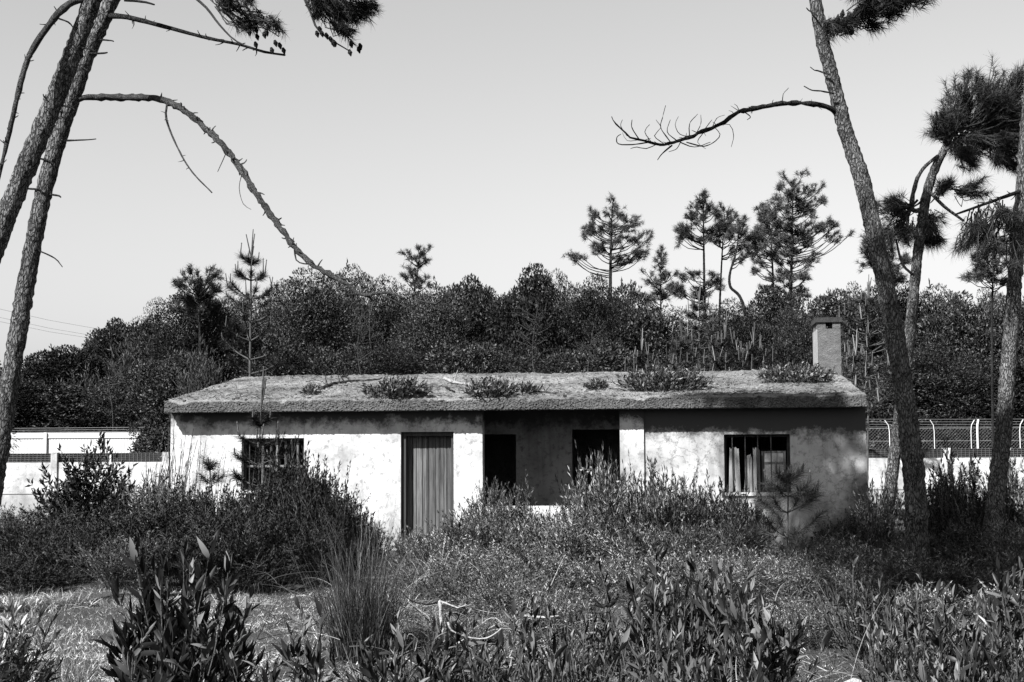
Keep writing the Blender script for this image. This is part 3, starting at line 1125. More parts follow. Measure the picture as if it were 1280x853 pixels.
for gm, nm, mt in ((Gt, 'branchlets', 'twig'), (Gn, 'needles', 'needle')):
    o = gm.build(nm, M[mt], tA, kind='stuff')
    o.location = -Vector(offA)

# --- big leaning pine at the right
DR = 18.0
ptsR = [at(1148, 735, DR), at(1147, 680, DR), at(1143, 600, DR), at(1134, 520, DR), at(1119, 420, DR), at(1099, 320, DR), at(1077, 225, DR), at(1056, 160, DR), at(1041, 100, DR), at(1028, 50, DR), at(1017, -10, DR), at(995, -110, DR), at(960, -240, DR), at(930, -360, DR)]
tR, trR, offR, QR = trunk_of('big leaning pine in front of the right end of the house', ptsR,
                             [0.168, 0.147, 0.130, 0.122, 0.113, 0.107, 0.101, 0.095, 0.087, 0.081, 0.074, 0.063, 0.050, 0.025], 'tall pines framing the view')
b4, q4 = limb(tR, 'branch', [at(1049, 141, DR), at(1028, 132, DR - .1), at(990, 129, DR - .2), at(953, 134, DR - .3), at(925, 140, DR - .4), at(906, 152, DR - .4), at(883, 163, DR - .5), at(855, 174, DR - .6), at(831, 180, DR - .7), at(812, 178, DR - .7), at(789, 171, DR - .7), at(770, 156, DR - .7), at(764, 146, DR - .7)],
              [.045, .034, .03, .028, .028, .026, .024, .02, .017, .014, .012, .009, .005], None, M['darkbark'], offR, 8, .06, .16, .008)
spurs(b4, q4, 44, .11, .006, M['darkbark'], offR, lo=.05)
for pts, r in (([(812, 178), (790, 181), (773, 180), (771, 172), (776, 168)], .009), ([(800, 176), (790, 160), (790, 150)], .008), ([(815, 179), (806, 165), (812, 156)], .007),
               ([(838, 178), (826, 160), (828, 148), (832, 132)], .008), ([(846, 176), (834, 165), (838, 150)], .007), ([(862, 172), (862, 155), (872, 143)], .007), ([(870, 168), (876, 155), (876, 144)], .006),
               ([(878, 166), (886, 155), (890, 150)], .006), ([(858, 178), (880, 183), (895, 176), (900, 168), (894, 160)], .009), ([(840, 182), (828, 192), (822, 200)], .011), ([(895, 158), (912, 156), (917, 170), (914, 184)], .006),
               ([(850, 178), (868, 184), (888, 178)], .008), ([(978, 130), (979, 118), (986, 110)], .006), ([(930, 140), (938, 146), (934, 150)], .008), ([(1043, 117), (1026, 114), (1015, 113), (1005, 108)], .013), ([(1038, 94), (1024, 89), (1018, 88), (1013, 84)], .012), ([(1022, 20), (1012, 14), (1008, 10)], .012),
               ([(784, 170), (776, 158), (778, 150)], .006), ([(866, 172), (850, 168), (844, 156), (848, 146)], .006), ([(830, 180), (818, 170), (826, 160), (820, 150)], .006), ([(822, 180), (808, 186), (796, 184), (788, 186)], .007), ([(852, 175), (846, 186), (836, 190)], .006), ([(890, 160), (896, 148), (906, 144)], .005), ([(800, 175), (784, 176), (778, 166)], .005), ([(880, 165), (872, 178), (882, 186)], .006)):
    limb(b4, 'twig', [at(x, y, DR - .1 - .6 * min(1, max(0, (1049 - x) / 230)) + rng.normal(0, .08)) for x, y in pts], r, r * .5, M['darkbark'], offR, 5, .05, .12)
Gn, Gt, cones = Geo(), Geo(), Geo()
tube(Gt, [at(1028, 28, DR), at(1060, 24, DR - .3), at(1100, 8, DR - .5), at(1150, -20, DR - .6)], .03, .015, 6, .1)
for (px, py, rx, ry, n) in ((1060, 30, 22, 14, 34), (1085, 20, 20, 14, 46), (1110, 12, 24, 14, 60), (1135, 2, 20, 12, 40), (1100, -20, 50, 20, 60)):
    k = DR / F_PX
    clump(Gn, Gt, at(px, py, DR - .4), (rx * k, .4, ry * k), n, at(px - 22, py + 2, DR - .3), L=.17, W=.009, nn=34, up=.1)
for (px, py) in ((1046, 28), (1052, 22), (1068, 20), (1074, 16), (1058, 40), (1064, 44), (1048, 42)):
    p = V3(at(px, py, DR - .6))
    tube(cones, [p, p + np.array([.01, 0, .04]), p + np.array([.02, 0, .1])], [.015, .035, .008], None, 7, .025)
for (x, y, z, r, n) in ((3.4, 18.2, 10.6, 1.1, 80), (2.2, 17.4, 10.2, 1.0, 80), (4.6, 18.6, 10.9, 1.0, 80), (3.0, 17.6, 11.8, 1.1, 90)):
    clump(Gn, Gt, (x, y, z), (r, r, r * .55), n, None, L=.19, W=.02, nn=34)
    tube(Gt, [(3.2, 18, z - 1.0), (x * .6 + 1.2, y * .5 + 9, z - .6), (x, y, z - .3)], .05, .02, 6, .2)
for gm, nm, mt in ((Gt, 'branchlets', 'twig'), (Gn, 'needles', 'needle'), (cones, 'cones', 'darkbark')):
    o = gm.build(nm, M[mt], tR, kind='stuff')
    o.location = -Vector(offR)

# --- thinner pine behind it with the round crown
DT = 23.0
ptsT = [at(1106, 680, DT), at(1110, 640, DT), at(1118, 570, DT), at(1130, 480, DT), at(1139, 400, DT), at(1147, 320, DT), at(1157, 250, DT), at(1167, 215, DT), at(1179, 190, DT), at(1190, 165, DT), at(1205, 130, DT)]
tT, trT, offT, QT = trunk_of('slim pale pine behind the big right pine, forking under a dark crown', ptsT, [.11, .1, .096, .092, .086, .08, .077, .07, .06, .05, .02], 'tall pines framing the view')
kT = DT / F_PX
Gn, Gt = Geo(), Geo()
for pts, r in (([(1143, 345), (1128, 330), (1120, 300)], .025), ([(1152, 262), (1140, 262), (1143, 235), (1153, 212), (1172, 195)], .045), ([(1158, 245), (1148, 255), (1136, 262)], .02), ([(1162, 240), (1180, 258), (1196, 270), (1204, 276)], .032), ([(1147, 250), (1130, 270), (1118, 290)], .02), ([(1182, 188), (1200, 175), (1230, 165)], .035), ([(1184, 182), (1175, 160), (1170, 140)], .03)):
    limb(tT, 'branch', [at(x, y, DT - .05) for x, y in pts], r, r * .6, M['bark'] if r > .03 else M['darkbark'], offT, 7)
for (px, py, rx, ry, n, a) in ((1185, 145, 26, 24, 80, (1185, 180)), (1215, 120, 30, 28, 130, (1200, 165)), (1250, 125, 30, 36, 150, (1215, 165)), (1240, 175, 40, 28, 150, (1200, 170)), (1275, 160, 24, 40, 110, (1230, 165)), (1215, 195, 26, 16, 60, (1195, 180)), (1165, 160, 14, 10, 24, (1180, 172)), (1275, 105, 22, 14, 50, (1250, 130)), (1270, 205, 24, 12, 46, (1240, 180)),
                              (1118, 262, 20, 20, 50, (1140, 260)), (1125, 290, 22, 18, 46, (1135, 265)), (1165, 285, 20, 16, 40, (1150, 265)), (1176, 300, 14, 12, 24, (1160, 280)), (1185, 235, 18, 12, 30, (1170, 245)), (1215, 235, 22, 12, 34, (1190, 240)), (1100, 250, 10, 12, 16, (1120, 262)), (1140, 300, 10, 10, 14, (1140, 280))):
    clump(Gn, Gt, at(px, py, DT), (rx * kT, .5, ry * kT), int(n * 1.0), at(*a, DT), L=.2, W=.007, nn=34, up=.15)
for gm, nm, mt in ((Gt, 'branchlets', 'twig'), (Gn, 'needles', 'needle')):
    o = gm.build(nm, M[mt], tT, kind='stuff')
    o.location = -Vector(offT)

# --- pine at the right edge
DE = 19.5
ptsE = [at(1236, 720, DE), at(1243, 640, DE), at(1254, 540, DE), at(1262, 440, DE), at(1270, 330, DE), at(1279, 225, DE), at(1288, 100, DE), at(1300, -60, DE), at(1310, -240, DE)]
tE, trE, offE, QE = trunk_of('pine trunk at the right edge of the view, dark at its foot', ptsE, [0.150, 0.123, 0.110, 0.102, 0.095, 0.088, 0.084, 0.070, 0.035], 'tall pines framing the view')
kE = DE / F_PX
Gn, Gt = Geo(), Geo()
bE, qE = limb(tE, 'branch', [at(1279, 238, DE), at(1262, 244, DE - .2), at(1240, 252, DE - .4), at(1215, 261, DE - .5), at(1195, 268, DE - .5)], .03, .014, M['darkbark'], offE, 7)
spurs(bE, qE, 12, .12, .01, M['darkbark'], offE)
for (px, py, rx, ry, n, a) in ((1255, 275, 24, 14, 50, (1245, 252)), (1222, 290, 22, 16, 44, (1220, 262)), (1245, 305, 28, 18, 60, (1250, 265)), (1205, 310, 14, 10, 16, (1215, 275)), (1268, 315, 10, 20, 30, (1268, 270))):
    clump(Gn, Gt, at(px, py, DE - .4), (rx * kE, .45, ry * kE), int(n * .7), at(*a, DE - .4), L=.18, W=.006, nn=30, up=.0)
for (x, y, z, r, n) in ((7.6, 19.6, 9.6, 1.2, 90), (6.6, 19.0, 10.4, 1.1, 80), (8.4, 20.2, 10.4, 1.1, 80)):
    clump(Gn, Gt, (x, y, z), (r, r, r * .55), n, None, L=.19, W=.02, nn=34)
    tube(Gt, [(7.2, 19.5, z - 1.0), (x, y, z - .3)], .05, .02, 6, .2)
for gm, nm, mt in ((Gt, 'branchlets', 'twig'), (Gn, 'needles', 'needle')):
    o = gm.build(nm, M[mt], tE, kind='stuff')
    o.location = -Vector(offE)

# --- pine standing beside the camera, out of the frame, whose shade falls on the right foreground
pts = [(-5.2, 5.5, 0), (-4.6, 5.8, 4), (-3.6, 6.4, 8), (-2.6, 7.0, 11)]
tS, trS, offS, QS = trunk_of('leaning pine beside the viewpoint whose crown shades the right foreground', pts, [.18, .15, .1, .04], 'tall pines framing the view')
Gn, Gt = Geo(), Geo()
for (x, y, z, r, n) in ((-2.2, 8.6, 9.6, .9, 90), (-1.2, 8.0, 10.2, 1.0, 100), (-2.6, 7.4, 10.6, .9, 90), (-.4, 9.0, 10.0, .9, 90), (.4, 8.2, 10.3, .8, 70), (-1.4, 9.4, 10.8, .8, 110), (-1.9, 10.3, 10, .9, 130), (-.9, 11.3, 10.2, .9, 130), (.1, 10.3, 10, .9, 120), (-2.9, 9.8, 10, .7, 90), (-1.4, 9.3, 9.8, .8, 110), (.6, 12.3, 10.4, .9, 120), (-.4, 13.3, 10.6, .9, 120), (-2.6, 11.8, 10.3, .7, 90), (-1.7, 12.8, 10.5, .8, 110), (.9, 9.6, 10.2, .8, 100)):
    clump(Gn, Gt, (x, y, z), (r, r, r * .5), n, None, L=.19, W=.02, nn=34)
    tube(Gt, [(-3.2, 6.6, z - 1.2), (x * .6 - 1.2, y * .5 + 3.5, z - .7), (x, y, z - .3)], .05, .02, 6, .2)
for (px, py, D, z, r, n) in ((1147, 700, DR, 9.7, .4, 44), (1146, 660, DR, 10.1, .36, 44), (1144, 615, DR, 9.8, .34, 44), (1141, 575, DR, 10.3, .32, 40), (1137, 540, DR, 10.6, .26, 26),
                             (1240, 690, DE, 9.8, .4, 44), (1244, 650, DE, 10.2, .36, 44), (1249, 610, DE, 9.9, .34, 44), (1252, 570, DE, 10.4, .32, 40), (1256, 530, DE, 10.1, .3, 36)):
    tg = at(px, py, D)  # unseen needle clumps added toward the sun to darken both trunk feet
    p = tg - LDIR * ((z - tg.z) / math.sin(R(SUN_EL)))
    clump(Gn, Gt, p, (r, r, r * .6), n, None, L=.16, W=.022, nn=44)
    tube(Gt, [(-3.0, 6.8, z - .9), (p.x * .6 - 1.2, p.y * .6 + 2.7, z - .6), tuple(p)], .04, .015, 6, .2)
for gm, nm, mt in ((Gt, 'branchlets', 'twig'), (Gn, 'needles', 'needle')):
    o = gm.build(nm, M[mt], tS, kind='stuff')
    o.location = -Vector(offS)


# --- pines beyond the house, each with its own branches
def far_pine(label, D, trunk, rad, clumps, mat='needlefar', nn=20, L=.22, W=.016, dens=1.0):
    k = D / F_PX
    pts = [at(x, y, D) for x, y in trunk]
    pts[0].z = 0
    t, tr, off, Q = trunk_of(label, pts, [rad * .6 * (1 - .8 * i / (len(pts) - 1)) for i in range(len(pts))], 'pines rising above the trees beyond the house', 'darkbark')
    Gn, Gt = Geo(), Geo()
    sub = []
    for (px, py, rx, ry) in clumps:
        sub.append((px, py, rx * .5, ry * .6))
        for q_ in range(4):
            a_ = rng.uniform(0, 6.28)
            sub.append((px + math.cos(a_) * rx * rng.uniform(.6, 1.1), py + math.sin(a_) * ry * .9 - 1, rx * rng.uniform(.28, .5), ry * rng.uniform(.35, .6)))
    for (px, py, rx, ry) in sub:
        dd = rng.normal(0, max(.5, rx * k * .6))
        c = V3(at(px, py, D)) + np.array([0, dd, 0])
        # branch from the trunk a little lower down
        i = int(np.argmin(np.abs(Q[:, 2] - (c[2] - abs(c[0] - np.interp(c[2], Q[:, 2], Q[:, 0])) * .35 - .25))))
        q = Q[i]
        m = q * .45 + c * .55 + np.array([0, 0, -.12 * np.linalg.norm(c - q)])
        G = Geo()
        tube(G, [q - off, m - off, c - off], .008 * D / 20, .004 * D / 20, 5, .3)
        G.build('branch', M['darkbark'], tr)
        n = max(7, int(rx * ry * .85 * dens))
        clump(Gn, Gt, c, (rx * k * 1.35, rx * k, ry * k * 1.5), int(n * .75), m * .35 + c * .65, L=L, W=W, nn=nn, up=.35, twr=.0098)
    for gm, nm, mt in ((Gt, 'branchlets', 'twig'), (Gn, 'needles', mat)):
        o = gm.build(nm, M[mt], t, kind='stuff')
        o.location = -Vector(off)
    return t


far_pine('spreading lone pine rising above the trees right of centre', 62, [(762, 560), (763, 360), (764, 300), (765, 262)], .16,
         [(766, 262, 14, 8), (748, 272, 13, 9), (785, 275, 14, 8), (762, 280, 14, 9), (742, 292, 14, 8), (780, 292, 16, 9), (800, 298, 12, 8), (765, 305, 15, 8), (724, 321, 15, 5), (745, 312, 12, 7), (790, 316, 14, 7), (806, 318, 10, 6), (775, 325, 14, 6)], dens=.8)
far_pine('thin sparse young pine above the trees at the left of centre', 55, [(518, 560), (518, 380), (521, 345), (526, 312)], .09,
         [(528, 311, 9, 4), (512, 322, 8, 5), (530, 326, 8, 4), (518, 335, 9, 4), (508, 345, 8, 5), (530, 350, 9, 5), (520, 358, 10, 5)], dens=.9)
far_pine('short bushy pine between the lone pine and the pine group', 56, [(826, 560), (826, 400), (826, 316)], .1,
         [(826, 318, 6, 7), (820, 332, 10, 6), (834, 342, 10, 6), (812, 350, 13, 6), (838, 358, 13, 6), (822, 366, 16, 7), (806, 372, 12, 6)], dens=.9)
far_pine('left pine of the close group with a straight bare stem', 60, [(881, 560), (881, 420), (880, 330), (879, 255)], .16,
         [(880, 252, 10, 7), (868, 258, 10, 7), (892, 268, 12, 8), (872, 275, 14, 8), (848, 288, 12, 8), (862, 296, 14, 8), (889, 290, 12, 9), (904, 275, 9, 7), (860, 345, 14, 6), (852, 358, 12, 8), (893, 352, 14, 8), (876, 366, 14, 7)])
far_pine('second pine of the close group, slender with a tufted top', 61, [(898, 560), (899, 420), (902, 330), (906, 270)], .12,
         [(908, 268, 11, 8), (916, 280, 12, 9), (902, 285, 10, 8), (914, 296, 12, 7), (895, 300, 9, 6), (920, 310, 9, 6)])
far_pine('crooked leaning pine of the close group', 58, [(935, 560), (932, 400), (912, 355), (920, 315), (925, 285)], .15,
         [(928, 283, 12, 7), (936, 296, 14, 8), (921, 290, 9, 6), (940, 310, 12, 6), (928, 322, 8, 5)])
far_pine('tallest pine of the far group, with tiered side branches', 59, [(988, 560), (988, 400), (990, 310), (991, 235)], .18,
         [(991, 226, 12, 7), (980, 240, 14, 8), (1000, 245, 12, 8), (1016, 238, 9, 6), (1024, 250, 12, 6), (985, 258, 16, 9), (968, 262, 14, 9), (1005, 265, 14, 7), (975, 280, 18, 9), (956, 278, 10, 10), (1000, 285, 16, 8), (1024, 283, 14, 7), (1040, 285, 14, 6), (1048, 296, 10, 5), (965, 300, 20, 9), (990, 305, 18, 8), (1015, 300, 14, 6), (945, 296, 10, 9), (978, 322, 16, 8), (1003, 325, 14, 6), (995, 345, 16, 8), (975, 350, 16, 8), (1003, 365, 14, 7), (984, 372, 14, 8)])
far_pine('pine just left of the tallest far pine, sharing its crown', 60, [(966, 560), (967, 400), (965, 320), (962, 280)], .13,
         [(950, 265, 10, 9), (958, 288, 12, 9), (942, 305, 12, 8), (955, 318, 14, 7), (948, 335, 10, 5), (962, 360, 10, 6)])
far_pine('pine half hidden behind the big leaning trunk', 52, [(1112, 560), (1112, 400), (1110, 300)], .14,
         [(1085, 300, 10, 9), (1090, 318, 14, 9), (1110, 312, 12, 10), (1122, 328, 14, 8), (1098, 332, 14, 8), (1118, 345, 14, 7), (1105, 350, 12, 7), (1092, 290, 8, 6)])
far_pine('pine with a dense crown seen behind the right edge trunk', 45, [(1240, 560), (1240, 400), (1243, 330), (1245, 290)], .08,
         [(1245, 305, 16, 9), (1226, 328, 14, 10), (1250, 325, 12, 9), (1235, 340, 14, 8), (1218, 342, 9, 6), (1256, 345, 10, 8), (1275, 300, 10, 16), (1262, 285, 14, 8)])
far_pine('broken pale headed pine at the top of the left tree mass', 48, [(250, 560), (250, 430), (248, 370)], .14,
         [(245, 348, 14, 7), (262, 344, 12, 5), (232, 355, 12, 7), (250, 362, 16, 7), (268, 358, 9, 6), (235, 372, 14, 8), (258, 378, 14, 8), (228, 385, 9, 7), (245, 392, 14, 8)], dens=1.0, mat='needlepale', W=.014)


# --- young pine with upright candles behind the left part of the roof
def young_pine(label, base, D, top, whorls, candles=True, mat='needlepale', nn=46, L=.2, W=.011, trunk_r=.045, group='young pines'):
    b = at(base[0], base[1], D)
    b.z = gz(b.x, b.y)
    tp = at(top[0], top[1], D)
    off = V3(b)
    t = thing('young_pine', label, 'tree', b, 0, group)
    tr, Q = limb(t, 'trunk', [b, (b + tp) / 2 + Vector((.02, 0, 0)), tp], trunk_r, trunk_r * .35, M['stem'], off, 9, .1)
    Gn, Gc = Geo(), Geo()
    for (py, half, n, cand) in whorls:
        i = int(np.argmin([abs((EYE + (Vector(q) - EYE)).z - at(base[0], py, D).z) for q in Q]))
        q = Q[i]
        for k in range(n):
            a = 2 * math.pi * (k + rng.uniform(-.3, .3)) / n
            l = half * D / F_PX * rng.uniform(.7, 1.15)
            e = q + np.array([math.cos(a) * l, math.sin(a) * l, l * rng.uniform(.25, .7)])
            m = q * .5 + e * .5 + np.array([0, 0, -.08 * l])
            G = Geo()
            Qb = tube(G, [q - off, m - off, e - off], trunk_r * .38, trunk_r * .2, 6, .08)
            G.build('branch', M['stem'], t)
            tuft(Gn, e, unit(e - m) + np.array([0, 0, .3]), nn, L, W)
            for f in (.3, .5, .66, .8, .9):
                tuft(Gn, m * (1 - f) + e * f, unit(e - m) + np.array([0, 0, .2]), int(nn * .75), L, W)
            if cand:
                h = rng.uniform(.1, .34) * cand
                ax = unit(np.array([rng.normal(0, .12), rng.normal(0, .12), 1]))
                tube(Gc, [e, e + ax * h * .5, e + ax * h], [.012, .013, .009], None, 5, .1)
                tube(Gc, [e + ax * h, e + ax * (h + .03)], [.016, .004], None, 5, .02)
    if candles:
        for k in range(4):
            h = rng.uniform(.3, .55) if k else .62
            ax = unit(np.array([rng.normal(0, .14), rng.normal(0, .14), 1])) if k else np.array([0.06, 0, 1])
            tube(Gc, [V3(tp), V3(tp) + ax * h * .5, V3(tp) + ax * h], [.014, .014, .01], None, 5, .1)
    for k in range(3):
        tuft(Gn, V3(tp) + rng.normal(0, .04, 3), (0, 0, 1), nn, L, W, spread=(.5, 1.6))
    for gm, nm, mt in ((Gn, 'needles', mat), (Gc, 'candles', 'candle' if mat != 'needle' else 'stem')):
        if gm.V:
            o = gm.build(nm, M[mt], t, kind='stuff')
            o.location = -Vector(off)
    return t


young_pine('slender young pine with dark upright candles standing behind the left of the roof', (308, 620), 31, (314, 322),
           [(330, 12, 4, 1.3), (352, 24, 5, 1.0), (372, 34, 6, 1.1), (386, 30, 4, .6), (402, 36, 3, 0), (424, 44, 4, .7), (448, 42, 4, .4), (470, 36, 3, 0)], mat='needle', W=.008, nn=40)
for (bx, D, ty, hw, lab) in ((872, 40, 378, 34, 'candle topped young pine left of the crooked far pine'), (850, 36, 425, 32, 'low young pine with pale candles behind the widest roof clump'), (905, 37, 420, 34, 'young pine with pale candles behind the roof left of the chimney'),
                             (940, 38, 432, 32, 'candle covered young pine behind the roof midway to the chimney'), (1083, 38, 372, 44, 'tall candle covered young pine right of the chimney'), (800, 37, 440, 28, 'small candle topped young pine furthest left of the pale ones'),
                             (1068, 34, 445, 34, 'low bushy young pine tucked behind the chimney')):
    wh = []
    y = ty + 8
    f = .35
    while y < 520:
        wh.append((y, hw * f, 6, 1.1))
        y += 13
        f = min(1, f + .17)
    young_pine(lab, (bx, 620), D, (bx + 2, ty), wh, mat='needlepale', nn=30, L=.18, W=.016, trunk_r=.04, group='young pines behind the house')


# ------------------------------------------------------------------ leafy trees beyond the house
def crown_mesh(kind, seed):
    """3 m wide, 6 m high mass of leaves"""
    global rng
    keep = rng
    rng = np.random.default_rng(seed)
    G = Geo()
    if kind == 'broom':
        # upright pale twigs
        for k in range(420):
            a, r0 = rng.uniform(0, 6.28), rng.uniform(0, 1) ** .5
            b = np.array([math.cos(a) * r0 * .8, math.sin(a) * r0 * .8, rng.uniform(.1, 2.5)])
            h = (6 - b[2]) * rng.uniform(.5, 1) * (1 - .45 * r0 * r0)
            e = b + np.array([b[0] * .7 + rng.normal(0, .15), b[1] * .7 + rng.normal(0, .15), h])
            m = 26
            f = rng.uniform(.15, 1, m)[:, None]
            P = b * (1 - f) + e * f + rng.normal(0, .05, (m, 3))
            D = unit(e - b) + rng.normal(0, .35, (m, 3))
            leaves(G, P, D, rng.uniform(.14, .3, m), .05)
    else:
        n_cl = 150
        c = rand_dir(n_cl)
        rr = rng.uniform(.12, 1, n_cl) ** .45
        prof = 1 + .16 * np.sin(np.arctan2(c[:, 1], c[:, 0]) * 3 + seed) + .12 * np.sin(c[:, 2] * 7 + seed * 2)
        C = np.stack([c[:, 0] * 1.3 * rr * prof, c[:, 1] * 1.3 * rr * prof, 3.0 + np.sign(c[:, 2]) * np.abs(c[:, 2]) ** .75 * 2.7 * rr], -1)
        # lower half goes straight down (dense skirt)
        low = C[:, 2] < 2.6
        ang = np.arctan2(C[:, 1], C[:, 0])
        sc = np.where(low, rng.uniform(.75, 1.0, n_cl), 1)
        rad = np.hypot(C[:, 0], C[:, 1])
        C[:, 0] = np.where(low, np.cos(ang) * np.maximum(rad, 1.2 * rr) * sc, C[:, 0])
        C[:, 1] = np.where(low, np.sin(ang) * np.maximum(rad, 1.2 * rr) * sc, C[:, 1])
        for k in range(n_cl):
            s = rng.uniform(.28, .72)
            m = int(230 * (s / .4) ** 1.8 * rng.uniform(.8, 1.2))
            d = rand_dir(m, .35)
            P = C[k] + d * s * rng.uniform(.35, 1, (m, 1)) ** .35 * np.array([1, 1, .85])
            D = d + rng.normal(0, .6, (m, 3)) + np.array([0, 0, .35])
            L = rng.uniform(.07, .135, m) if kind == 'leafy' else rng.uniform(.05, .1, m)
            leaves(G, P, D, L, L * (.5 if kind == 'leafy' else .42), .2, up=d * 1.1)
        # shoots that break the outline
        for k in range(12):
            d = rand_dir(1, .5)[0]
            b = np.array([0, 0, 3.0]) + d * np.array([1.15, 1.15, 2.5])
            ax = unit(d * .6 + np.array([0, 0, .9]) + rng.normal(0, .2, 3))
            m = 22
            f = rng.uniform(0, rng.uniform(.3, .6), m)[:, None]
            leaves(G, b + ax * f + rng.normal(0, .03, (m, 3)), ax + rng.normal(0, .6, (m, 3)), .13, .05)
    me = G.mesh('crown_' + kind)
    rng = keep
    return me


CR = {k: [crown_mesh(k, s + 7 * i) for s in range(n)] for i, (k, n) in enumerate((('leafy', 4), ('fine', 4), ('broom', 2)))}
CRM = {'leafy': 'crown', 'fine': 'crown', 'broom': 'crownpale'}
for k in CR:
    for me in CR[k]:
        me.materials.append(M[CRM[k]])


def bole_mesh():
    G = Geo()
    tube(G, [(0, 0, -.1), (.05, 0, 1.5), (-.05, .05, 3), (.05, 0, 4.4)], .11, .03, 7, .4, rough=.05)
    for k in range(6):
        a = k * 1.1
        z = 1.2 + k * .45
        tube(G, [(0, 0, z), (math.cos(a) * .5, math.sin(a) * .5, z + .5), (math.cos(a) * .9, math.sin(a) * .9, z + 1.2)], .045, .015, 5, .3)
    me = G.mesh('bole')
    me.materials.append(M['darkbark'])
    return me


BOLE = bole_mesh()


def leafy_tree(px, ty, D, wpx, kind, var, label, name='broadleaf_tree', group='leafy trees beyond the house', cat='tree'):
    c = at(px, 600, D)
    top = at(px, ty, D).z
    wd = wpx * D / F_PX
    t = thing(name, label, cat, (c.x, c.y, 0), rng.uniform(0, 6.28), group)
    cr = link('crown', CR[kind][var % len(CR[kind])], None, t, 'stuff')
    cr.scale = (wd / 2.75, wd / 2.75, top / 5.8)
    b = link('trunk', BOLE, None, t)
    b.scale = (wd / 2.75, wd / 2.75, top / 5.95)
    return t


LT = [
    (20, 455, 58, 90, 'leafy', 0, 'low leafy tree at the far left edge beyond the slat fence'),
    (75, 436, 57, 74, 'leafy', 1, 'dark round headed tree at the far left, beyond the pale fence'),
    (108, 462, 55, 62, 'broom', 0, 'pale twiggy tree between the dark round tree and the taller mass at the left'),
    (140, 404, 60, 62, 'leafy', 2, 'dark tree whose shoulder starts the taller mass at the left'),
    (165, 412, 55, 60, 'broom', 1, 'tall pale broom like tree in the left mass'),
    (202, 384, 57, 54, 'fine', 0, 'dark pointed tree in the left mass beside the pale headed pine'),
    (178, 470, 51.5, 90, 'fine', 1, 'low fine leaved bush behind the slat fence, left of the house corner'),
    (130, 488, 51.5, 80, 'fine', 2, 'low bush behind the middle of the slat fence'),
    (60, 488, 51.5, 100, 'leafy', 3, 'low bush behind the left part of the slat fence'),
    (-10, 470, 52, 90, 'fine', 3, 'low bush cut by the left edge of the view'),
    (248, 366, 50, 84, 'fine', 2, 'tree below the pale headed pine, left of the candle topped young pine'),
    (250, 430, 42, 50, 'broom', 0, 'pale upright twigs behind the left end of the roof'),
    (222, 440, 46, 70, 'leafy', 1, 'dark bush just left of the roof corner'),
    (290, 368, 50, 66, 'fine', 3, 'fine leaved tree directly behind the candle topped young pine'),
    (345, 362, 52, 64, 'fine', 0, 'fine leaved tree just right of the candle topped young pine'),
    (392, 352, 47, 84, 'fine', 1, 'rounded tree that the arching dead bough reaches'),
    (432, 340, 52, 62, 'fine', 2, 'tallest tuft behind the tip of the arching dead bough'),
    (470, 356, 50, 70, 'fine', 0, 'dark tree right of the bough tip'),
    (350, 440, 41, 76, 'leafy', 0, 'low bush behind the roof right of the young pine stem'),
    (425, 430, 41, 90, 'fine', 3, 'low bush behind the roof above the first fleshy clump, left side'),
    (508, 372, 52, 62, 'fine', 1, 'tree under the thin sparse young pine'),
    (545, 362, 48, 74, 'fine', 2, 'leafy tree right of the thin sparse young pine'),
    (592, 352, 50, 66, 'leafy', 2, 'tree with a spiky top in the middle of the tree line'),
    (500, 440, 41, 90, 'fine', 1, 'low bush behind the roof above the first fleshy clump, right side'),
    (618, 364, 53, 60, 'fine', 3, 'broad tree near the middle of the tree line'),
    (664, 346, 47, 62, 'leafy', 3, 'tall oval dark tree at the middle of the tree line'),
    (585, 430, 41, 86, 'leafy', 1, 'low bush behind the roof between the two left fleshy clumps'),
    (706, 349, 52, 66, 'fine', 0, 'tree with a gap of sky at its left, left of the lone pine'),
    (668, 440, 40.5, 88, 'fine', 2, 'low bush behind the roof right of the second fleshy clump'),
    (745, 358, 49, 66, 'fine', 1, 'dark tree below the lone pine'),
    (790, 362, 52, 64, 'leafy', 0, 'dark tree right below the lone pine'),
    (755, 430, 41, 90, 'leafy', 2, 'low bush behind the roof left of the widest fleshy clump'),
    (838, 382, 53, 64, 'fine', 3, 'tree at the foot of the pine group'),
    (885, 392, 55, 66, 'fine', 0, 'tree behind the stems of the pine group'),
    (925, 388, 49, 60, 'fine', 1, 'loose tree behind the candle covered young pines'),
    (965, 372, 53, 62, 'leafy', 3, 'dark tree at the foot of the tallest far pine'),
    (1005, 385, 50, 56, 'fine', 2, 'tree left of the chimney top'),
    (1040, 366, 52, 62, 'leafy', 1, 'dark tree behind the chimney cap'),
    (985, 440, 41, 60, 'leafy', 0, 'low bush behind the roof just left of the chimney'),
    (1088, 356, 54, 60, 'fine', 3, 'tree behind the tall candle covered young pine'),
    (1125, 364, 53, 56, 'fine', 1, 'tree filling the gap between the big trunk and the slim pine'),
    (1168, 364, 54, 66, 'fine', 2, 'broad tree between the slim pine and the right edge trunk'),
    (1210, 372, 52, 66, 'leafy', 2, 'tree left of the right edge trunk'),
    (1215, 450, 49.5, 80, 'fine', 0, 'low bush behind the chain link fence, left of the right edge trunk'),
    (1255, 362, 53, 60, 'fine', 3, 'tree behind the right edge trunk'),
    (1295, 372, 51, 60, 'leafy', 1, 'tree cut by the right edge of the view'),
    (1120, 455, 49.5, 86, 'leafy', 3, 'low bush behind the chain link fence at its left end'),
    (1168, 440, 49.5, 80, 'fine', 1, 'low bush behind the chain link fence between the two trunks'),
    (1280, 450, 49.5, 90, 'leafy', 0, 'low bush behind the chain link fence at the right edge'),
]
